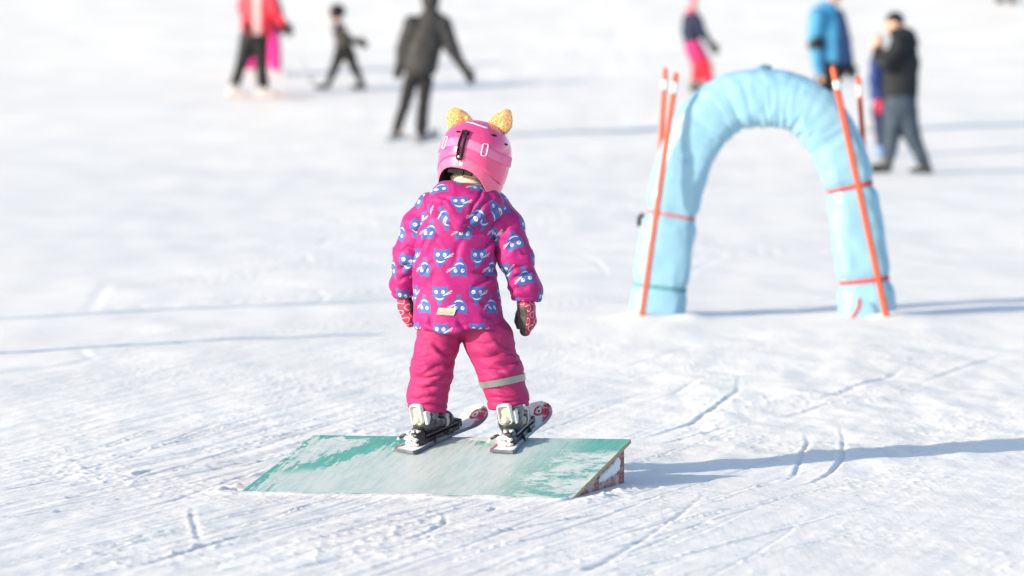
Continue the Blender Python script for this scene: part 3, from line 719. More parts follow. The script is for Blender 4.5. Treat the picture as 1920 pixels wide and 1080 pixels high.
def make_helmet(root):
    hp = plain('helmet_pink', (.76, .066, .225), .22, .5, .03, 8, coat=.5)
    hp2 = plain('helmet_light_pink', (.80, .118, .26), .28, .5, .03, 8, coat=.3)
    strap_m = plain('strap_pink', (.78, .18, .35), .7, .3, .05, 40, 300, .3, .001)
    inner = plain('helmet_liner', (.012, .012, .013), .8, .2, .2)
    C = P(891, 291, D0 - .005)
    R = (Matrix.Rotation(math.radians(9.5), 3, 'Y') @ Matrix.Rotation(math.radians(-22), 3, 'Z') @ Matrix.Rotation(math.radians(-3), 3, 'X')); R = np.array(R)
    RX, RY, RZ = .1145, .130, .113
    def rim(az):                       # az = 0 straight back, +-pi/2 the ears (metres below centre)
        c = np.cos(az); s = abs(np.sin(az))
        return np.where(c > 0, -.056 - .094 * s**3.0, .012 - .162 * s**2.5)
    def seam(az): return -.020 - .062 * np.abs(np.sin(az))**2.2 * (np.cos(az) > -.99)
    def HP(az, z, off=0.):
        up = np.clip(z / RZ, 0, 1); k = (1 - up**2.25)**(1 / 2.25)
        dn = np.clip(-z, 0, 1); k = k * (1 - (dn / .30)**2.2)
        x = RX * k * np.sin(az); y = -RY * k * np.cos(az)
        n = np.array([x / RX**2, y / RY**2, max(z, -.3 * RZ) / RZ**2]); n /= np.linalg.norm(n)
        return np.array([x, y, z]) + n * off
    W = lambda p: C + R @ p
    n = 96
    def shell(name, zt, zb, off, th, mat, parent):
        V = []; rows = 30
        for lay, oo in ((0, off), (1, off - th)):
            for j in range(rows + 1):
                for k in range(n):
                    az = 2 * math.pi * k / n; a, b = zt(az), zb(az)
                    t = j / rows
                    if a > RZ * .98: z = b + (a - b) * math.cos(t * math.pi / 2) if False else a - (a - b) * (1 - math.cos(t * math.pi / 2))
                    else: z = a + (b - a) * t
                    edge = -.0012 * math.exp(-((1 - t) * rows / 1.2)**2) if lay == 0 else 0
                    V.append(W(HP(az, min(z, RZ * .9999), oo + edge)))
        N = (rows + 1) * n; Fq = []; mi = []
        for j in range(rows):
            for k in range(n):
                a = j * n + k; b = j * n + (k + 1) % n; Fq.append((a, a + n, b + n, b)); mi.append(0)
                Fq.append((a + N, b + N, b + n + N, a + n + N)); mi.append(1)
        for k in range(n):
            a = rows * n + k; b = rows * n + (k + 1) % n; Fq.append((a, a + N, b + N, b)); mi.append(1)
            a = k; b = (k + 1) % n; Fq.append((a, b, b + N, a + N)); mi.append(0)
        return mesh(name, V, np.array(Fq), [mat, inner], parent, matidx=mi)
    hm = shell('helmet', lambda a: RZ, lambda a: seam(a), .0022, .010, hp, root)
    shell('lower_shell', lambda a: seam(a) + .004, lambda a: float(rim(a)), .0, .014, hp2, hm)
    def patch(name, azs, z0, z1, off, th, mat, nu=14, nv=4):
        V = []
        for oo in (off + th, off - .004):
            for i in range(nu + 1):
                az = azs[0] + (azs[1] - azs[0]) * i / nu
                for j in range(nv + 1): V.append(W(HP(az, z0(az) + (z1(az) - z0(az)) * j / nv, oo)))
        w = nv + 1; N = (nu + 1) * w; Fq = []
        for i in range(nu):
            for j in range(nv):
                a = i * w + j; Fq += [(a, a + w, a + w + 1, a + 1), (a + N, a + N + 1, a + N + w + 1, a + N + w)]
        for i in range(nu):
            a = i * w; Fq += [(a, a + N, a + N + w, a + w)]; a += nv; Fq += [(a, a + w, a + N + w, a + N)]
        for j in range(nv):
            Fq += [(j, j + 1, j + 1 + N, j + N)]; a = nu * w + j; Fq += [(a, a + N, a + N + 1, a + 1)]
        return mesh(name, V, np.array(Fq), mat, hm)
    band = lambda a: .027 - .030 * np.sin(np.clip(abs(a), 0, 1.57))**2
    patch('goggle_strap', (-2.5, 2.5), lambda a: band(a) - .014, lambda a: band(a) + .016, .0025, .0022, strap_m, 80, 4)
    def frame(name, az, z, hw, hh, r, mat, sk=0.):
        pts = []
        for k in range(28):
            t = 2 * math.pi * k / 28; cx = np.sign(math.cos(t)) * abs(math.cos(t))**.35; cz = np.sign(math.sin(t)) * abs(math.sin(t))**.35
            pts.append(W(HP(az + (cx * hw + sk * cz) / .118, z + cz * hh, .0065)))
        return mesh(name, *tube(pts, r, 8, True), mat, hm)
    lw = plain('pale_pink_plastic', (.80, .52, .66), .35, .5, .03)
    for az in (-.60, .66): frame('strap_buckle', az, band(az) + .001, .0085, .0185, .0022, lw, .001)
    # strap retaining clip
    ck = plain('black_rubber', (.012, .012, .013), .75, .2, .1)
    pts = []
    for (u, z, o) in ((-.0085, .060, .010), (-.0095, .030, .011), (-.0085, .000, .010), (-.007, -.021, .008), (0, -.027, .008), (.007, -.021, .008), (.0075, .000, .010), (.0085, .030, .011), (.0095, .060, .010), (.0, .063, .010)):
        pts.append((u, z, o))
    dense = []
    for i in range(len(pts)):
        a, b = np.array(pts[i]), np.array(pts[(i + 1) % len(pts)])
        for q in (0, .34, .67): dense.append(a + (b - a) * q)
    AZC = .02
    cl = mesh('strap_clip', *tube([W(HP(AZC + u / .128, z, o)) for u, z, o in dense], .0042, 8, True), ck, hm)
    for z_, hh in ((.0585, (.012, .0035, .0075)), (-.0205, (.0085, .004, .0075))): mesh('clip_end', *boxm(W(HP(AZC, z_, .008)), hh, R), ck, cl, smooth=False)
    st = []; ctr = W(HP(AZC, -.0175, .0105)); nrm_ = R @ np.array([0, -1., -.05]); V = []
    for rr, hh in ((.0058, 0), (.0054, .0018), (.0032, .0032)):
        for k in range(16): V.append(ctr + R @ np.array([rr * math.cos(k * math.pi / 8), 0, rr * math.sin(k * math.pi / 8)]) + nrm_ * hh)
    V.append(ctr + nrm_ * .0036)
    mesh('stud', V, [(l * 16 + k, l * 16 + (k + 1) % 16, (l + 1) * 16 + (k + 1) % 16, (l + 1) * 16 + k) for l in (0, 1) for k in range(16)] + [(32 + k, 32 + (k + 1) % 16, 48) for k in range(16)], MT['grey_metal'], cl)
    stick, b = begin('white_sticker'); c = coords(); v = noise(c, 420, 2); setp(b, col=mix(step(v, .62, .66), (.80, .80, .82), (.45, .45, .5)), rough=.5)
    patch('sticker', (.035, .130), lambda a: -.0475, lambda a: -.0355, .0, .0007, stick, 4, 2)
    patch('stripe_decal', (-.35, .75), lambda a: .0955 - .012 * max(0, a) , lambda a: .1010 - .010 * max(0, a) , .0022, .0006, lw, 14, 2)
    for az, z in ((.95, .070), (-.25, .060), (1.45, .050)): patch('vent', (az - .12, az + .12), lambda a: z - .0035 * (1 - ((a - az) / .13)**2), lambda a: z + .0035 * (1 - ((a - az) / .13)**2), .0022, .0004, inner, 10, 2)
    # fit adjuster in the neck opening and the chin strap end
    V, Fq = join([boxm(W(np.array([.0, -.098, -.062])), (.042, .006, .012), R), boxm(W(np.array([.0, -.103, -.066])), (.013, .005, .010), R)]); mesh('fit_dial', V, Fq, ck, hm, smooth=False)
    mesh('chin_strap', *tube([W(HP(1.25, -.135, -.006)), W(np.array([.085, -.02, -.150])), W(np.array([.075, .03, -.165])), W(np.array([.0, .075, -.172])), W(np.array([-.09, .0, -.145]))], .005, 8), inner, hm)
    # plush fox ears
    fur, b = begin('orange_plush'); c = coords(); nn = noise(c, 90, 4)
    setp(b, col=mix(step(nn, .3, .7), (.95, .63, .29), (.97, .70, .37)), rough=.9, spec=.15, sheen=.3, normal=bump(noise(c, 260, 3), .5, .003))
    furd = fur
    def ear(poly, dy0, thick):
        p = [P(x, y, D0 + dy0) for x, y in poly]; n_ = np.array([0, 1., 0]); cen = np.mean(p, 0)
        Pn = np.array([[q[0], q[2]] for q in p])
        def f(Q):
            q = Q[:, [0, 2]]; d = np.full(len(Q), 1e9); s = np.ones(len(Q))
            for i in range(len(Pn)):
                a, b2 = Pn[i], Pn[(i + 1) % len(Pn)]; e = b2 - a; w = q - a; h = np.clip(w @ e / (e @ e), 0, 1)
                d = np.minimum(d, np.linalg.norm(w - h[:, None] * e, axis=1)); 
                c1 = (a[1] <= q[:, 1]) != (b2[1] <= q[:, 1]); xx = a[0] + (q[:, 1] - a[1]) * e[0] / (e[1] if e[1] else 1e-9)
                s = np.where(c1 & (q[:, 0] < xx), -s, s)
            d2 = d * s + .006
            bow = .25 * np.clip(.02 - np.abs(q[:, 0] - cen[0]), 0, 1)
            dz = np.abs(Q[:, 1] - cen[1] + bow) - thick * np.clip(1 - (Q[:, 2] - cen[2]) * 9, .35, 1.2)
            return smax(d2, dz, .012) - .005
        lo = np.array([Pn[:, 0].min(), cen[1] - .05, Pn[:, 1].min()]) - .012; hi = np.array([Pn[:, 0].max(), cen[1] + .05, Pn[:, 1].max()]) + .012
        V, Fq = nets(f, lo, hi, .0032); Nn = grad(f, V)
        V = V + Nn * (.0016 * perlin3(V[:, 0] * 130, V[:, 1] * 130, V[:, 2] * 130, 15))[:, None]
        # short pile: small tufts standing on the surface
        r = np.random.default_rng(2); k = 11000; fi = r.integers(0, len(Fq), k); wts = r.dirichlet(np.ones(4), k)
        B = (V[Fq[fi]] * wts[..., None]).sum(1); N2 = Nn[Fq[fi, 0]]; dr = N2 + r.normal(0, .28, (k, 3)) + np.array([0, 0, .1]); dr /= np.linalg.norm(dr, axis=1, keepdims=True)
        sd = np.cross(dr, r.normal(size=(k, 3))); sd /= np.linalg.norm(sd, axis=1, keepdims=True); L = r.uniform(.0018, .0048, k)[:, None]
        T = np.stack([B - sd * .0006 - dr * .001, B + sd * .0006 - dr * .001, B + dr * L * .6 + sd * .0004, B + dr * L], 1).reshape(-1, 3)
        TF = np.arange(k * 4).reshape(-1, 4) + len(V)
        mesh('ear', np.concatenate([V, T]), np.concatenate([Fq, TF]), fur, hm)
    ear([(842, 248), (838, 222), (841, 207), (850, 201), (862, 204), (877, 214), (888, 228), (868, 240)], .0, .010)
    ear([(914, 232), (926, 218), (938, 209), (950, 203), (957, 208), (960, 224), (959, 238), (948, 252), (932, 244)], -.005, .012)
child = make_child()

# ------------------------------------------------------------------ skis and boots of the child
def make_ski_mesh(L0=-.185, L1=.235):
    """top sheet, base and bevelled edges of a carving ski; y runs to the tip"""
    m, b = begin('ski_topsheet'); c = coords(); x, y, z = sep(c)
    n = noise(c, 1.0, 4, (30, 8, 1)); wob = (n - .5) * .03
    red = gt(M('MULTIPLY', x, -1.0) + wob * .3, .027) * lt(y, -.10)
    red = mx(red, gt(x, .026 - .35 * (y - .16)) * gt(y, .10) * gt(x, .012))
    dark = lt(ab(y - .06 + x * 1.2), .02) * gt(x, .0)
    loop = lt(ab(hyp(x - .004, (y - .195) * .8) - .014), .0042); dot = lt(hyp(x - .004, (y - .195) * .8), .0045)
    grey = gt(n, .60) * lt(ab(y - .165), .04) * lt(x, .01)
    sn = step(noise(c, 60, 4), .52, .6)
    col = mix(step(n, .3, .7), (.66, .66, .62), (.76, .76, .72)); col = mix(dark, col, (.06, .065, .09)); col = mix(grey, col, (.10, .10, .11)); col = mix(mx(red, loop), col, (.46, .03, .05)); col = mix(dot, col, (.05, .04, .05))
    col = mix(sn * .5, col, (.78, .78, .8))
    setp(b, col=col, rough=.3, spec=.5, coat=.3)
    side = plain('ski_sidewall', (.11, .13, .19), .35, .5, .2, 40); base = plain('ski_base', (.035, .035, .04), .5, .4, .2)
    N = 64; prof = []
    for i in range(N + 1):
        t = i / N; y = L0 + (L1 - L0) * t; q = (t - .40)
        hw = .0345 + .062 * q * q
        e = (L1 - y) / .055
        if e < 1: hw *= math.sqrt(max(0, 1 - (1 - e)**2.6)) if e > 0 else 0
        e2 = (y - L0) / .012
        if e2 < 1: hw *= .90 + .10 * e2
        up = .0 if y < .135 else .042 * ((y - .135) / (L1 - .135))**2.0
        if y < L0 + .02: up += .002
        prof.append((y, max(hw, .002), up))
    V = []; Fq = []; mi = []
    for y, hw, up in prof:
        th = .0105 if y < .22 else .007
        for xx, zz in ((-hw, .0), (hw, .0), (hw, .003), (hw * .965 - .001, th), (-hw * .965 + .001, th), (-hw, .003)): V.append((xx, y, zz + up))
    for i in range(N):
        for k in range(6):
            a = i * 6 + k; b2 = i * 6 + (k + 1) % 6; Fq.append((a, b2, b2 + 6, a + 6)[::-1]); mi.append((2, 1, 1, 0, 1, 1)[k])
    Fq.append((0, 1, 2, 3, 4, 5)); Fq.append(tuple(N * 6 + k for k in (5, 4, 3, 2, 1, 0))); mi += [1, 1]
    return V, Fq, [m, side, base], mi
def ski_pose(tail, ahead, back=.185):
    a, b = ramp_hit(*tail), ramp_hit(*ahead); f = (b - a) / np.linalg.norm(b - a); r = np.cross(f, RN); r /= np.linalg.norm(r); o = a + f * back + RN * .0015
    return Matrix(((r[0], f[0], RN[0], o[0]), (r[1], f[1], RN[1], o[1]), (r[2], f[2], RN[2], o[2]), (0, 0, 0, 1)))
def make_skis():
    V, Fq, ms, mi = make_ski_mesh()
    poses = [ski_pose((757, 850), (890, 791)), ski_pose((940, 851), (1008, 786))]
    root = empty('ski', (0, 0, 0), 'short white and red ski under the left boot of the child in pink', 'ski', 'skis of the child on the ramp')
    mesh('deck', V, Fq, ms, root, local=True, smooth=False, matidx=mi).name = 'ski_body'
    bk = MT['black_plastic']
    def f(Q):
        d = rbox(Q, (0, -.020, .018), (.029, .100, .008), .004)
        d = smin(d, rbox(Q, (0, -.118, .032), (.024, .024, .022), .008), .006)
        d = smin(d, rbox(Q, (0, -.108, .052), (.015, .014, .014), .006), .006)
        d = smin(d, rbox(Q, (0, .088, .028), (.025, .014, .014), .007), .006)
        d = smin(d, cap(Q, (.030, -.05, .022), (.046, -.075, .012), .0055, .005), .003)
        d = smin(d, cap(Q, (-.030, -.05, .022), (-.046, -.075, .012), .0055, .005), .003)
        return smin(d, cap(Q, (.022, .03, .022), (.036, .01, .018), .006, .006), .004)
    bd = sdf_obj('binding', f, (-.06, -.16, .004), (.06, .16, .075), .003, bk, root, local=True)
    mesh('heel_lever', *tube([np.array(p) for p in ((-.012, -.128, .046), (-.034, -.138, .042), (-.050, -.142, .032))], .005, 8, taper=[.004, .0055, .0045]), bk, bd, local=True)
    mesh('lever_tip', *tube([np.array(p) for p in ((-.049, -.142, .033), (-.055, -.1435, .026))], .0048, 8), MT['white_plastic'], bd, local=True)
    def fs(Q):
        d = ell(Q, (-.002, -.136, .018), (.026, .014, .010)); r4 = np.random.default_rng(8)
        for _ in range(13):
            c_ = (r4.uniform(-.020, .020), r4.uniform(-.146, -.118), r4.uniform(.018, .060)); q_ = r4.uniform(.006, .012)
            d = smin(d, ell(Q, c_, (q_ * 1.2, q_, q_ * .8)), .004)
        return d
    sdf_obj('caked_snow', fs, (-.06, -.17, .004), (.06, -.08, .1), .003, MT['snow_white'], bd, lambda V: .004 * perlin3(V[:, 0] * 90, V[:, 1] * 90, V[:, 2] * 90, 16) + .002 * perlin3(V[:, 0] * 190, V[:, 1] * 190, V[:, 2] * 190, 18), local=True)
    root.matrix_world = poses[0]
    def copy_tree(o, parent=None):
        c = o.copy(); COL.objects.link(c); c.parent = parent
        for k in [q for q in bpy.data.objects if q.parent == o]: copy_tree(k, c)
        return c
    r2 = copy_tree(root); r2.matrix_world = poses[1]; r2['label'] = 'short white and red ski under the right boot of the child in pink'
    # boots belong to the child
    V2 = {}
    shell_m = plain('boot_black', (.028, .030, .036), .32, .5, .2, 30, coat=.3); cuff_m = plain('boot_grey', (.13, .14, .16), .35, .5, .2, 25)
    def fshell(Q):
        d = chain(Q, [((0, -.070, .066), .033), ((0, .0, .064), .037), ((0, .075, .056), .033), ((0, .092, .050), .026)], .012)
        d = smin(d, cap(Q, (0, -.045, .075), (0, -.030, .135), .043, .042), .02)
        return smax(smax(d, .030 - Q[:, 2], .004), Q[:, 2] - .128, .006)
    def fcuff(Q):
        d = cap(Q, (0, -.036, .092), (0, -.020, .155), .0475, .046)
        d = smax(d, .088 + .25 * (Q[:, 1] + .03) - Q[:, 2], .006); d = smax(d, Q[:, 2] - .132, .004); return smax(d, -(Q[:, 1] + .055 + .0), .006)
    def fspoil(Q):
        out = rbox(Q, (0, -.088, .118), (.026, .020, .043), .016)
        inn = rbox(Q, (0, -.110, .116), (.0195, .026, .037), .012)
        return smax(out, -inn, .003)
    def fin(Q):
        d = rbox(Q, (0, -.083, .116), (.020, .006, .037), .004); d = smin(d, ell(Q, (-.004, -.094, .092), (.015, .012, .016)), .012); return d
    def fwing(Q):
        d = rbox(Q, (.031, -.066, .100), (.006, .022, .028), .005); return smax(d, (Q[:, 1] + .052) * .6 + (.085 - Q[:, 2]) * .8 - .004, .004)
    proto = None
    inv = Matrix.Translation(Vector(origin_of(child))).inverted()
    for i, ps in enumerate(poses):
        if proto is None:
            s = sdf_obj('ski_boot', fshell, (-.07, -.13, .02), (.07, .14, .19), .0032, shell_m, child, local=True)
            sdf_obj('cuff', fcuff, (-.07, -.11, .05), (.07, .05, .18), .0032, cuff_m, s, local=True)
            sdf_obj('rear_spoiler', fspoil, (-.05, -.125, .06), (.05, -.05, .175), .0024, MT['white_plastic'], s, local=True)
            sdf_obj('spoiler_recess', fin, (-.04, -.12, .06), (.04, -.06, .17), .0026, MT['cream_plastic'], s, lambda V: .003 * perlin3(V[:, 0] * 60, V[:, 1] * 60, V[:, 2] * 60, 17), local=True)
            sdf_obj('side_wing', fwing, (.01, -.10, .05), (.05, -.03, .14), .0026, MT['white_plastic'], s, local=True)
            for (yy, zz) in ((-.012, .120), (.040, .078)):
                V, F3 = join([boxm((.046 if yy < 0 else .036, yy, zz), (.004, .012, .006)), boxm((.049 if yy < 0 else .039, yy - .004, zz), (.003, .005, .010))]); mesh('buckle', V, F3, MT['grey_plastic'], s, local=True, smooth=False)
            sdf_obj('ankle_strap', lambda Q: smax(np.abs(chain(Q, [((0, -.045, .085), .0455), ((0, .0, .080), .0440)], .01)) - .0025, np.abs((Q[:, 2] - .100) + .35 * (Q[:, 1] + .02)) - .009, .002), (-.07, -.11, .05), (.07, .06, .15), .0026, MT['black_plastic'], s, local=True)
            sdf_obj('toe_strap', lambda Q: smax(np.abs(chain(Q, [((0, .0, .064), .0385), ((0, .075, .056), .0345)], .012)) - .0025, np.abs(Q[:, 1] - .045) - .009, .002), (-.07, .0, .03), (.07, .09, .12), .0026, MT['grey_plastic'], s, local=True)
            sdf_obj('sole', lambda Q: rbox(Q, (0, .008, .030), (.030, .105, .007), .004), (-.05, -.12, .01), (.05, .14, .05), .004, shell_m, s, local=True)
            proto = s
        else:
            s = copy_tree(proto, child)
        s.matrix_parent_inverse = Matrix.Identity(4); s.matrix_basis = inv @ ps @ Matrix.Translation((0, 0, .006)) @ Matrix.Rotation(math.radians(-9), 4, 'Y') @ Matrix.Translation((0, -.014, 0)) @ Matrix.Diagonal((.96, .80, .82, 1))
make_skis()

# ------------------------------------------------------------------ the padded arch
def make_arch():
    cen = np.array([(1231, 600, 53), (1238, 540, 52.5), (1246, 480, 51.5), (1256, 415, 50.5), (1268, 355, 50), (1287, 293, 51), (1318, 234, 54), (1366, 196, 55), (1428, 184, 55), (1485, 191, 54), (1533, 222, 52), (1568, 275, 50), (1590, 335, 48.5), (1603, 400, 48), (1613, 470, 49), (1621, 530, 51), (1627, 602, 55)], float)
    DA = foot_depth(1430, 593); sm = DA / FPX
    n = len(cen); t = np.linspace(0, n - 1, 460); 
    def cr(a):
        out = []
        for q in t:
            i = min(int(q), n - 2); f = q - i; p0, p1, p2, p3 = a[max(i - 1, 0)], a[i], a[i + 1], a[min(i + 2, n - 1)]
            out.append(.5 * (2 * p1 + (p2 - p0) * f + (2 * p0 - 5 * p1 + 4 * p2 - p3) * f * f + (3 * p1 - p0 - 3 * p2 + p3) * f**3))
        return np.array(out)
    c = cr(cen); C = np.array([P(x, y, DA) for x, y, _ in c]); Rr = c[:, 2] * sm
    T = np.gradient(C, axis=0); T /= np.linalg.norm(T, axis=1, keepdims=True); B = np.array([0, 1., 0]); N = np.cross(T, B); N /= np.linalg.norm(N, axis=1, keepdims=True)   # N: outwards
    s = np.concatenate([[0], np.cumsum(np.linalg.norm(np.diff(C, axis=0), axis=1))])
    def at(x, y): return int(np.argmin((c[:, 0] - x)**2 + (c[:, 1] - y)**2))
    bands = [(at(1258, 402), .024), (at(1238, 537), .014), (at(1595, 352), .022), (at(1621, 527), .024)]
    K = 72; ph = np.linspace(0, 2 * np.pi, K, endpoint=False)
    SS, PP = np.meshgrid(s, ph, indexing='ij')
    curv = np.clip(np.interp(SS, s, np.exp(-((c[:, 1] - 190) / 120)**2)), 0, 1)
    inner = .5 - .5 * np.cos(PP)       # cos=1 outwards
    f = perlin2(SS * 11 + .5 * np.sin(PP * 1.3), np.cos(PP) * .7 + 3, 31) * .8 + perlin2(SS * 24, np.cos(PP) * .8 + np.sin(PP) * .4 + 9, 32) * .3
    disp = curv * (.45 + .55 * inner) * (-.024 * np.abs(f) + .005)
    disp += (1 - curv) * .008 * perlin2(SS * 5 + PP * .8, PP * 1.3 - SS * 3, 33) + .004 * perlin2(SS * 11, PP * 3, 34)
    for k, dp in bands:
        x = SS - s[k]; disp -= dp * np.exp(-(x / .035)**2); disp += .006 * np.exp(-(x / .13)**2) * perlin2(PP * 3.3 + k, SS * 6, 35)
    disp -= .010 * np.exp(-((s[-1] - SS) / .03)**2) + .010 * np.exp(-(SS / .03)**2)
    RR = Rr[:, None] + disp
    sq = lambda a_, f_: np.sign(f_(a_)) * np.abs(f_(a_))**.66
    V = C[:, None] + N[:, None] * (sq(PP, np.cos) * RR)[..., None] + B * (sq(PP, np.sin) * RR * .78)[..., None]
    I = np.arange(len(s) * K).reshape(len(s), K)
    Fq = np.stack([I[:-1], np.roll(I, -1, 1)[:-1], np.roll(I, -1, 1)[1:], I[1:]], -1).reshape(-1, 4)
    root = empty('padded_arch', P(1430, 595, DA), 'light blue padded vinyl arch strapped with red bands standing in the snow', 'arch')
    m, b = begin('blue_vinyl'); cc = coords(); nn = noise(cc, 5, 4)
    setp(b, col=mix(step(nn, .3, .7), (.225, .43, .57), (.26, .48, .615)), rough=.30, spec=.5, normal=bump(noise(cc, 5, 3), .3, .03))
    Fl = [tuple(q) for q in Fq]; Vf = V.reshape(-1, 3); Fl.append(tuple(range(K))); Fl.append(tuple((len(s) - 1) * K + k for k in range(K - 1, -1, -1)))
    mesh('tube_cover', Vf, Fl, m, root)
    red = plain('red_webbing', (.50, .07, .075), .7, .3, .15, 60); teal = plain('teal_webbing', (.10, .27, .33), .7, .3, .15, 60); dull = plain('faded_red_webbing', (.42, .20, .22), .7, .3, .15, 60)
    for (k, dp), mt in zip(bands, (dull, teal, red, red)):
        W = []; hw = .017
        for q in (-1, -.6, .6, 1):
            kk = np.interp(s[k] + q * hw, s, np.arange(len(s))); i = int(kk); off = .004 if abs(q) < 1 else -.006
            ring = C[i] + N[i] * (sq(ph, np.cos) * (RR[i] + off))[:, None] + B * (sq(ph, np.sin) * (RR[i] * .78 + off))[:, None]; W.append(ring)
        W = np.concatenate(W); J = np.arange(4 * K).reshape(4, K)
        mesh('strap', W, np.stack([J[:-1], np.roll(J, -1, 1)[:-1], np.roll(J, -1, 1)[1:], J[1:]], -1).reshape(-1, 4), mt, root)
    yv = DA - 54 * sm
    mesh('strap_end', *tube([P(1612, 560, yv - .01), P(1611, 575, yv - .03), P(1603, 590, yv - .05), P(1597, 596, yv - .06)], .010, 6), red, root)
    mesh('knot', *tube([P(1421, 131, DA - .02), P(1432, 126, DA - .01), P(1445, 129, DA)], .016, 8), teal, root)
    mesh('knot', *tube([P(1206, 402, DA - .03), P(1199, 408, DA - .02), P(1198, 424, DA - .02)], .012, 8), MT['dark_fabric'], root)
    # slalom poles
    orange = plain('orange_plastic', (.62, .085, .035), .45, .4, .08, 12); white = plain('white_reflector', (.80, .80, .78), .4, .4, .04)
    def pole(base, top, Y0, Y1, r, w0, w1, label):
        a, b = P(*base, Y0), P(*top, Y1); d = (b - a) / np.linalg.norm(b - a); a = a - d * .12
        r_ = empty('slalom_pole', a, label, 'pole', 'orange poles around the blue arch')
        L = np.linalg.norm(b - a); fr = [0, .12, .3, .6, .9, .985, 1]
        mesh('shaft', *tube([a + d * L * q for q in fr], r, 14, taper=[r, r, r, r, r, r * .95, r * .6]), orange, r_)
        e = [(1 - (q - top[1]) / (base[1] - top[1])) for q in (w1, w0)]
        L0 = np.linalg.norm(P(*base, Y0) - b); s0 = b - d * L0 * (1 - e[0]); s1 = b - d * L0 * (1 - e[1])
        mesh('reflector_band', *tube([s0, s0 + (s1 - s0) * .5, s1], r + .0012, 14), white, r_)
        return r_
    pole((1203, 594), (1268, 136), DA - .26, DA - .14, .0155, 155, 175, 'orange pole leaning on the front of the left leg of the arch')
    pole((1662, 592), (1561, 124), DA - .24, DA - .16, .0165, 152, 168, 'orange pole leaning on the front of the right leg of the arch')
    pole((1220, 580), (1248, 127), DA + .22, DA + .28, .014, 150, 168, 'orange pole standing behind the left leg of the blue arch')
    pole((1642, 582), (1609, 142), DA + .22, DA + .28, .014, 160, 182, 'orange pole standing behind the right leg of the blue arch')
    return DA
ARCH_D = make_arch()

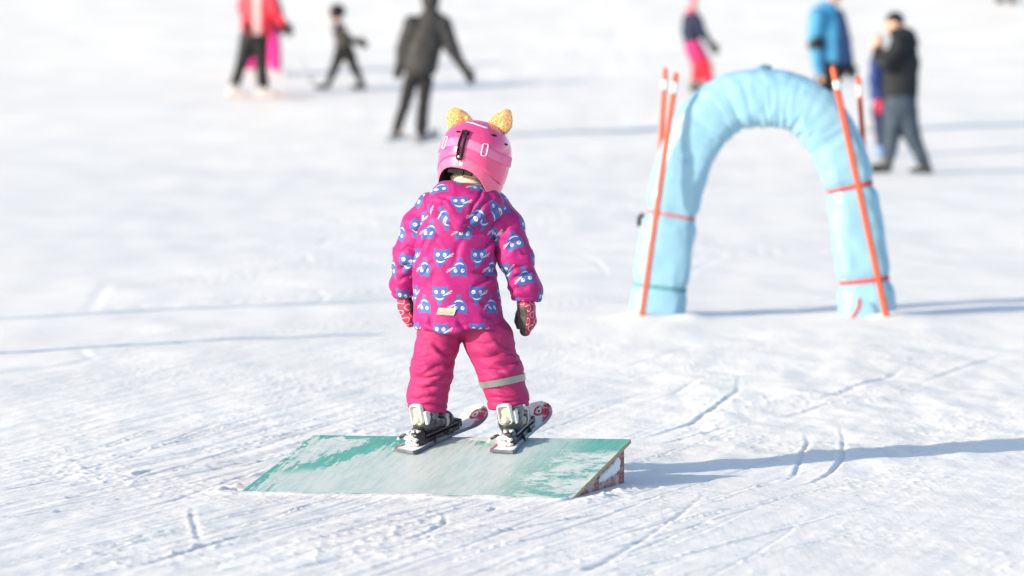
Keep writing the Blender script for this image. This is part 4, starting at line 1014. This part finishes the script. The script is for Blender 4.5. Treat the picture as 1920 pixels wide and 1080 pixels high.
# ------------------------------------------------------------------ people further up the slope
def person(label, foot, torso, arms, legs, head, cols, jacket_pts=None, hat=None, hip=None, shoes='black_plastic', flat=.72, res=None, face=(0, -1), gloves=None, mask=None, scarf=None, collar=None):
    """torso/arms/legs: chains of (px, py, radius px[, depth m]); everything stands at the depth where the foot meets the snow"""
    D = foot_depth(*foot); sm = D / FPX
    h = res or max(.011, 1.6 * sm)
    J = lambda q, k=1.0: (P(q[0], q[1], D + (q[3] if len(q) > 3 else 0)), q[2] * sm * k)
    root = empty('person', P(foot[0], foot[1], D), label, 'person')
    T = [J(q) for q in torso]; A = [[J(q) for q in a] for a in arms]; Lg = [[J(q) for q in l] for l in legs]
    hx, hy, hr = head[:3]; hd = head[3] if len(head) > 3 else 0; hc = P(hx, hy, D + hd); r = hr * sm
    fx = np.array([face[0], face[1], 0.]); fx /= np.linalg.norm(fx); sd = np.array([-fx[1], fx[0], 0])
    hands = [(a[-1][0], a[-1][0] - a[-2][0]) for a in A]
    def fb(Q):
        E = np.stack([(Q - hc) @ sd, (Q - hc) @ fx, (Q - hc)[:, 2]], 1)
        d = ell(E, (0, 0, 0), (r * .88, r * 1.05, r * 1.22))
        d = smin(d, cap(E, (0, r * 1.0, r * .15), (0, r * 1.22, -r * .22), r * .13, r * .2), r * .12)
        d = smin(d, cap(E, (-r * .2, r * .72, -r * .85), (r * .2, r * .72, -r * .85), r * .28, r * .28), r * .3)
        for s_ in (-1, 1): d = smin(d, ell(E, (s_ * r * .9, 0, -.05 * r), (r * .14, r * .2, r * .3)), r * .08)
        d = smax(d, -ell(E, (0, r * 1.12, -r * .55), (r * .32, r * .1, r * .06)), r * .05)
        d = smin(d, cap(Q, hc - np.array([0, 0, r * .8]), T[0][0], r * .55, r * .7), r * .3)
        d = smin(d, chain(Q, [(p, q * .75) for p, q in T], .03, flat), .04)
        for c_ in A + Lg: d = smin(d, chain(Q, [(p, q * .72) for p, q in c_], .02), .03)
        for p, v in hands:          # palm, four unequal fingers and a thumb
            v = v / np.linalg.norm(v); w = np.cross(v, [0, 1., 0]); w /= max(np.linalg.norm(w), 1e-6); k = r / .085
            d = smin(d, cap(Q, p, p + v * .06 * k, .030 * k, .032 * k), .015)
            for j, ln in enumerate((.055, .068, .064, .048)):
                o = p + v * .075 * k + w * (j - 1.5) * .021 * k; m_ = o + v * ln * .5 * k + np.array([0, .006 * k, 0]); d = smin(d, cap(Q, o, m_, .0105 * k, .010 * k), .004); d = smin(d, cap(Q, m_, m_ + v * ln * .45 * k + np.array([0, .018 * k, 0]), .010 * k, .008 * k), .003)
            o = p + v * .02 * k + w * .030 * k; d = smin(d, cap(Q, o, o + (v * .6 + w * .7) * .05 * k, .013 * k, .010 * k), .006)
        return d
    allp = T + [q for c_ in A + Lg for q in c_] + [(hc, r * 1.3)]
    lo, hi = bounds(allp, .05)
    sdf_obj('body', fb, lo, hi, h, MT['skin'], root)
    for s_ in (-1, 1):
        e = hc + fx * r * .93 + sd * s_ * r * .36 + np.array([0, 0, r * .12]); V, Fq = nets(lambda Q: np.linalg.norm(Q - e, axis=1) - r * .13, e - r * .2, e + r * .2, r * .06); mesh('eye', V, Fq, MT['black_plastic'], root)
    wr = lambda V: .012 * perlin3(V[:, 0] * 7, V[:, 1] * 7, V[:, 2] * 9, 20) + .006 * perlin3(V[:, 0] * 17, V[:, 1] * 17, V[:, 2] * 22, 21)
    out = {}
    def fj(Q):
        d = chain(Q, T, .03, flat)
        zb = T[-1][0][2] - T[-1][1] * .55
        d = smax(d, zb - Q[:, 2], .02)
        for a in A: d = smin(d, smax(chain(Q, a[:-1] + [(a[-1][0] - (a[-1][0] - a[-2][0]) * .12, a[-1][1])], .02), -1e3 + 0 * Q[:, 0], 0), .03)
        if collar: d = smin(d, cap(Q, T[0][0], hc - np.array([0, 0, r * .9]), r * 1.0, r * .85), .03)
        return d
    lo, hi = bounds(T + [q for a in A for q in a], .06); out['jacket'] = sdf_obj('jacket', fj, lo, hi, h, cols[0], root, wr)
    hipc = J(hip) if hip else (T[-1][0], T[-1][1] * .8)
    def fp(Q):
        d = None
        for l in Lg:
            e = chain(Q, l[:-1], .02); d = e if d is None else smin(d, e, .03)
        return smin(d, ell(Q, hipc[0], (hipc[1], hipc[1] * .75, hipc[1] * .9)), .04)
    lo, hi = bounds([q for l in Lg for q in l] + [hipc], .05); out['trousers'] = sdf_obj('trousers', fp, lo, hi, h, cols[1], root, wr)
    for l in Lg:
        a, b_ = l[-2], l[-1]
        ft = b_[0] + np.array([face[0] * .14 * r / .085, face[1] * .14 * r / .085, -.0])
        g = lambda Q: smin(cap(Q, a[0], b_[0], b_[1] * 1.02, b_[1]), cap(Q, b_[0], ft, b_[1] * .95, b_[1] * .75), .02)
        lo, hi = bounds([a, b_, (ft, b_[1])], .02); sdf_obj('boot', g, lo, hi, max(.009, h * .7), MT[shoes] if isinstance(shoes, str) else shoes, root)
    if gloves:
        for (p, v), mt in zip(hands, gloves if isinstance(gloves, list) else [gloves] * len(hands)):
            if mt is None: continue
            v = v / np.linalg.norm(v); k = r / .085; w = np.cross(v, [0, 1., 0]); w /= max(np.linalg.norm(w), 1e-6)
            def g(Q):
                d = cap(Q, p - v * .03 * k, p + v * .09 * k, .048 * k, .050 * k); 
                for j in range(4): o = p + v * .10 * k + w * (j - 1.5) * .026 * k; d = smin(d, cap(Q, o, o + v * (.05, .062, .058, .042)[j] * k + np.array([0, .012, 0]), .017 * k, .015 * k), .006)
                o = p + v * .03 * k + w * .04 * k; return smin(d, cap(Q, o, o + (v * .6 + w * .7) * .06 * k, .020 * k, .017 * k), .01)
            sdf_obj('glove', g, p - .24 * k, p + .24 * k, .009, mt, root)
    if hat:
        kind, mt = hat
        def g(Q):
            E = np.stack([(Q - hc) @ sd, (Q - hc) @ fx, (Q - hc)[:, 2]], 1)
            if kind == 'helmet':
                d = ell(E, (0, -.05 * r, .25 * r), (r * 1.22, r * 1.38, r * 1.25)); d = smax(d, -(E[:, 2] + r * .75 - np.clip(E[:, 1], 0, 1) * 1.3), .01)
            elif kind == 'hood':
                d = ell(E, (0, -.12 * r, .05 * r), (r * 1.25, r * 1.25, r * 1.5)); d = smax(d, -(.35 * r - (E[:, 1] - .9 * r)) * 0 + (E[:, 1] - .75 * r), .02)
            else:
                d = ell(E, (0, -.08 * r, .30 * r), (r * 1.02, r * 1.16, r * 1.14)); d = smax(d, -(E[:, 2] - r * .12 - np.clip(E[:, 1], -1, 1) * .15), .012)
            return d
        sdf_obj({'helmet': 'helmet', 'hood': 'hood'}.get(kind, 'knit_cap'), g, hc - r * 1.8, hc + r * 1.9, max(.007, h * .6), mt, root)
    if mask is not None:
        m_ = hc + fx * r * .30 - np.array([0, 0, r * .35])
        sdf_obj('face_mask', lambda Q: ell(Q, m_, (r * .98, r * .98, r * .72)), m_ - r * 1.2, m_ + r * 1.2, .010, mask, root)
        g_ = hc + fx * r * .75 + np.array([0, 0, r * .2])
        sdf_obj('goggles', lambda Q: ell(Q, g_, (r * .62, r * .62, r * .34)), g_ - r * .8, g_ + r * .8, .009, MT['black_plastic'], root)
    if scarf is not None:
        def g(Q):
            q = Q - (hc * .35 + T[0][0] * .65) ; return np.hypot(np.hypot(q[:, 0], q[:, 1]) - r * .75, q[:, 2]) - r * .36
        c_ = hc * .35 + T[0][0] * .65; sdf_obj('scarf', g, c_ - r * 1.4, c_ + r * 1.4, .010, scarf, root)
    return root, D, J, out

black = MT['dark_fabric']
bootg = plain('boot_pale_grey', (.45, .44, .43), .5, .4, .1)
charcoal = fabric('charcoal_jacket', (.034, .034, .036), .3, .5, 12)
darkt = fabric('black_trousers', (.012, .012, .013), .2, .4, 14)
redj, b_ = begin('red_white_jacket'); c_ = coords(); x_, y_, z_ = sep(c_)
setp(b_, col=mix(gt(x_, .055) * lt(x_, .155), (.62, .018, .045), (.56, .44, .44)), rough=.6, normal=bump(noise(c_, 12, 4), .4, .01))
bluej, b_ = begin('two_blue_jacket'); c_ = coords(); x_, y_, z_ = sep(c_)
setp(b_, col=mix(step(x_ + .12 * noise(c_, 6, 2), .10, .16), (.04, .25, .47), (.016, .06, .18)), rough=.6, normal=bump(noise(c_, 12, 4), .4, .01))
pinkp = fabric('bright_pink_trousers', (.72, .03, .27), .1); redp, b_ = begin('red_trousers'); c_ = coords(); x_, y_, z_ = sep(c_)
setp(b_, col=mix(step(z_, .38, .58), (.62, .015, .04), (.55, .02, .16)), rough=.65, normal=bump(noise(c_, 14, 4), .4, .01))
navy = fabric('navy_jacket', (.018, .025, .06), .25); jeans = fabric('slate_jeans', (.040, .062, .090), .2); blackj = fabric('black_coat', (.011, .014, .019), .2)
royal = fabric('royal_blue_suit', (.022, .045, .17), .2); tan = fabric('dark_taupe_jacket', (.055, .050, .045), .25)
pinkh = plain('pale_pink_helmet', (.72, .30, .40), .4, .4, .05); rose = fabric('rose_scarf', (.50, .05, .16)); redg = fabric('red_glove', (.55, .02, .06)); knitc = plain('pale_knit', (.62, .56, .50), .9, .2, .2, 60)
pblue = plain('blue_boot', (.10, .25, .55), .5, .4, .1)

# man in a charcoal jacket, centre left
person('man in charcoal jacket and black trousers, one arm held out, left of the arch', (797, 262),
       [(808, 40, 25), (798, 80, 31), (788, 122, 33)], [[(774, 45, 18), (756, 88, 13), (750, 120, 10)], [(830, 45, 17), (848, 92, 14), (866, 122, 9), (872, 131, 8)]],
       [[(770, 152, 14), (758, 200, 10.5), (744, 240, 9), (740, 256, 8.5)], [(799, 152, 14), (793, 205, 10.5), (790, 242, 12), (793, 258, 9.5)]], (808, 2, 14), (charcoal, darkt), hat=('hood', charcoal), gloves=black, collar=True, face=(.25, 1), hip=(785, 134, 25))
# small dark skier
person('small skier in dark taupe jacket and black helmet striding with legs wide apart', (646, 168),
       [(638, 62, 11), (643, 76, 15), (646, 88, 14)], [[(645, 62, 8), (656, 74, 6.5), (668, 78, 5)], [(632, 64, 7), (628, 56, 6, -.05), (622, 48, 5, -.1)]],
       [[(640, 96, 13), (628, 125, 9), (617, 152, 6.5), (613, 163, 6)], [(652, 96, 13), (664, 125, 9), (677, 152, 6.5), (681, 163, 6)]], (632, 24, 11.5), (tan, darkt), hat=('helmet', black), gloves=[black, MT['white_plastic']], face=(-1, -.35), scarf=navy, mask=navy)
# adult in red with a pink child behind
_, Dr, _, _ = person('adult skier in red and white jacket with black trousers', (470, 180),
       [(490, -22, 24), (486, 10, 30), (484, 48, 33)], [[(500, -20, 15, -.1), (515, 20, 11, -.15), (533, 46, 8, -.15)], [(466, -20, 14, .05), (456, 15, 10, .05), (462, 40, 8, -.1)]],
       [[(467, 74, 18), (453, 122, 11.5), (440, 160, 9.5), (435, 174, 9)], [(486, 74, 18), (491, 118, 11.5), (493, 160, 10.5), (493, 175, 9)]], (494, -58, 12.5), (redj, darkt), hat=('helmet', black), gloves=black, shoes=bootg, face=(1, -.2), hip=(477, 60, 25))
person('child in bright pink ski trousers half hidden behind the adult in red', (490, 142),
       [(502, 0, 18), (504, 22, 20), (504, 42, 20)], [[(515, 0, 9), (524, 22, 7), (526, 40, 6)], [(490, 0, 9), (484, 25, 7), (490, 40, 6)]],
       [[(494, 62, 17), (478, 95, 13), (470, 122, 11), (466, 138, 8)], [(508, 62, 17), (514, 95, 13), (516, 125, 11), (515, 140, 8)]], (506, -30, 12), (charcoal, pinkp), hat=('helmet', black), gloves=black, shoes=bootg, face=(1, -.1))
# girl in red trousers
person('girl in navy jacket, red trousers and pale pink helmet behind the arch', (1300, 172),
       [(1297, 30, 13), (1297, 55, 17), (1296, 76, 16)], [[(1308, 36, 9, -.05), (1318, 62, 8, -.05), (1334, 84, 5.5)], [(1288, 36, 8, .08), (1284, 62, 7, .08), (1290, 80, 5)]],
       [[(1298, 90, 15), (1310, 118, 12), (1306, 145, 10), (1300, 166, 8)], [(1304, 90, 15), (1322, 122, 12), (1328, 150, 10), (1328, 168, 8)]], (1296, 6, 10.5), (navy, redp), hat=('helmet', pinkh), gloves=black, face=(.9, -.5), scarf=rose)
# instructor in blue
r_, Di, Ji, _ = person('skier in light and dark blue jacket with black arm band behind the arch', (1556, 252),
       [(1550, 22, 22), (1556, 60, 29), (1562, 108, 29)], [[(1532, 28, 16, -.12), (1528, 72, 14, -.12), (1532, 118, 10, -.12), (1538, 138, 8, -.12)], [(1572, 30, 13, .12), (1584, 75, 12, .12), (1594, 122, 9, .05)]],
       [[(1552, 130, 24), (1545, 180, 16), (1560, 225, 11), (1560, 246, 9)], [(1566, 130, 22), (1530, 185, 15), (1502, 228, 11), (1494, 246, 9)]], (1562, -8, 13.5), (bluej, darkt), hat=('knit_cap', navy), gloves=[None, black], face=(1, -.2))
a = [P(1530, y, Di - .12) for y in (70, 92)]; mesh('arm_band', *tube([a[0], (a[0] + a[1]) / 2, a[1]], 15.5 * Di / FPX, 20), black, r_)
# man in black and the blue child
person('man in black coat, black cap and slate jeans beside the blue child', (1705, 325),
       [(1694, 72, 24), (1690, 120, 34), (1687, 172, 34)], [[(1688, 82, 16, -.12), (1662, 120, 14, -.16), (1645, 106, 10, -.12), (1646, 86, 7, -.06)], [(1708, 80, 15, .14), (1700, 120, 12, .16), (1668, 106, 8, .1), (1655, 96, 7, .08)]],
       [[(1682, 195, 27), (1673, 250, 17), (1664, 300, 12), (1661, 316, 11)], [(1695, 195, 26), (1708, 250, 16.5), (1730, 300, 12), (1738, 323, 11)]], (1677, 44, 15.5), (blackj, jeans), hat=('knit_cap', black), face=(-1, -.1), collar=True)
person('child in royal blue snowsuit and red gloves beside the man in black', (1652, 292),
       [(1648, 112, 15), (1648, 145, 19), (1650, 180, 19)], [[(1640, 118, 10, -.08), (1638, 152, 8.5, -.1), (1646, 188, 7.5, -.12)], [(1660, 118, 9, .1), (1668, 150, 8, .1), (1664, 182, 7, .1)]],
       [[(1648, 205, 15), (1650, 240, 11.5), (1652, 270, 10), (1652, 284, 8)], [(1656, 205, 15), (1664, 240, 11.5), (1668, 268, 10), (1668, 282, 8)]], (1646, 84, 12.5), (royal, navy), hat=('knit_cap', knitc), gloves=[redg, redg], shoes=pblue, face=(.6, .6))
# someone far up the slope, only the boots come into the picture
person('farthest skier at the top right edge, only dark boots in the photo', (1884, 6),
       [(1884, -128, 16), (1884, -105, 20), (1884, -82, 19)], [[(1872, -125, 9), (1866, -95, 7), (1864, -70, 5)], [(1896, -125, 9), (1902, -95, 7), (1904, -70, 5)]],
       [[(1878, -66, 14), (1876, -30, 9), (1874, -6, 7), (1873, 1, 6.5)], [(1890, -66, 14), (1893, -30, 9), (1896, -6, 7), (1898, 1, 6.5)]], (1884, -152, 9), (navy, darkt), hat=('knit_cap', black), gloves=black, face=(.2, -1))
# skis and pole of the adult in red
skim = plain('pale_red_ski', (.60, .42, .42), .4, .5, .3, 3)
for (x0, x1, y, lab) in ((418, 545, 183, 'pale red ski under the rear foot of the adult in the red jacket'), (450, 590, 186, 'pale red ski under the front foot of the adult in the red jacket')):
    a, b2 = ground_hit(x0, y), ground_hit(x1, y - 1); d = (b2 - a) / np.linalg.norm(b2 - a); w = np.cross(d, [0, 0, 1.]); V = []; L = np.linalg.norm(b2 - a)
    for q in np.linspace(0, 1, 15):
        up = .10 * max(0, (q - .86) / .14)**2 + .012; hw = (.045 + .02 * (q - .5)**2 * 4) * (1 if q < .95 else .6)
        for sx, sz in ((-1, 0), (1, 0), (1, .014), (-1, .014)): V.append(a + d * L * q + w * hw * sx + np.array([0, 0, up + sz]))
    Fq = [(i * 4 + k, i * 4 + (k + 1) % 4, i * 4 + 4 + (k + 1) % 4, i * 4 + 4 + k) for i in range(14) for k in range(4)] + [(3, 2, 1, 0), (56, 57, 58, 59)]
    o = empty('ski', a, lab, 'ski', 'skis of the adult in red'); mesh('ski_body', V, Fq, skim, o, smooth=False)
a, b2 = P(536, 44, Dr - .15), P(588, 158, Dr - .4)
o = empty('ski_pole', b2, 'thin grey ski pole held by the adult in the red jacket', 'ski pole')
mesh('shaft', *tube([a, b2], .009, 8), MT['grey_plastic'], o); bk = a + (b2 - a) * .93
mesh('basket', *tube([bk - (b2 - a) * .003, bk + (b2 - a) * .003], .045, 14), black, o)

for (x0, y0, x1, y1, lab) in ((716, 268, 758, 258, 'grey ski under the left foot of the man in charcoal'), (772, 270, 816, 260, 'grey ski under the right foot of the man in charcoal')):
    a, b2 = ground_hit(x0, y0), ground_hit(x1, y1); d = (b2 - a) / np.linalg.norm(b2 - a); w = np.cross(d, [0, 0, 1.]); V = []; L = np.linalg.norm(b2 - a)
    for q in np.linspace(0, 1, 15):
        up = .10 * max(0, (q - .86) / .14)**2 + .012; hw = (.045 + .02 * (q - .5)**2 * 4) * (1 if q < .95 else .6)
        for sx, sz in ((-1, 0), (1, 0), (1, .014), (-1, .014)): V.append(a + d * L * q + w * hw * sx + np.array([0, 0, up + sz]))
    o = empty('ski', a, lab, 'ski', 'skis of the man in charcoal'); mesh('ski_body', V, Fq, MT['grey_plastic'], o, smooth=False)

# unseen poles added left of the picture to cast shadow lines across the slope
def shadowcaster(px, py, h, label):
    g = ground_hit(px, py); o = empty('slalom_pole', g, label, 'pole', 'marker poles added left of the picture for their shadows')
    mesh('shaft', *tube([g - np.array([0, 0, .1]), g + np.array([.0, 0, h * .9]), g + np.array([0, 0, h])], .045, 12, taper=[.045, .045, .03]), bpy.data.materials['orange_plastic'], o)
    mesh('reflector_band', *tube([g + np.array([0, 0, h * .8]), g + np.array([0, 0, h * .87])], .0463, 12), bpy.data.materials['white_reflector'], o)
shadowcaster(-330, 676, .95, 'orange marker pole added outside the left edge, nearer one')
shadowcaster(-300, 607, 1.15, 'orange marker pole added outside the left edge, farther one')

# ------------------------------------------------------------------ light, sky, camera
AZ, EL = math.radians(31), math.radians(17.5)        # direction the shadows run (from +X) and height of the sun
dirv = Vector((math.cos(AZ) * math.cos(EL), math.sin(AZ) * math.cos(EL), -math.sin(EL)))
sl = bpy.data.lights.new('sun', 'SUN'); sl.energy = 3.6; sl.angle = math.radians(.55); sl.color = (1, .87, .68)
so = bpy.data.objects.new('sun', sl); COL.objects.link(so); so.rotation_euler = dirv.to_track_quat('-Z', 'Y').to_euler(); so.location = (-20, -20, 15)
w = bpy.data.worlds.new('World'); S.world = w; w.use_nodes = True; nt = w.node_tree
sky = nt.nodes.new('ShaderNodeTexSky'); sky.sky_type = 'NISHITA'; sky.sun_disc = False; sky.sun_elevation = EL
sky.sun_rotation = math.atan2(-dirv.x, -dirv.y); sky.altitude = 900; sky.air_density = 1.0; sky.dust_density = 1.5
bg = nt.nodes['Background']; nt.links.new(sky.outputs[0], bg.inputs[0]); bg.inputs[1].default_value = .15
cd = bpy.data.cameras.new('camera'); co = bpy.data.objects.new('camera', cd); COL.objects.link(co)
co.location = tuple(CAM); co.rotation_euler = (math.pi / 2 - TH, 0, 0); cd.sensor_width = 36; cd.lens = 36 * FPX / 1920
cd.clip_end = 2000; cd.clip_start = .1; cd.dof.use_dof = True; cd.dof.focus_distance = 12.45; cd.dof.aperture_fstop = 2.8; cd.dof.aperture_blades = 9
S.camera = co
S.view_settings.view_transform = 'Standard'; S.view_settings.look = 'None'; S.view_settings.exposure = .87; S.view_settings.gamma = 1
S.cycles.use_denoising = True; S.cycles.max_bounces = 6; S.cycles.diffuse_bounces = 3; S.cycles.sample_clamp_indirect = 6
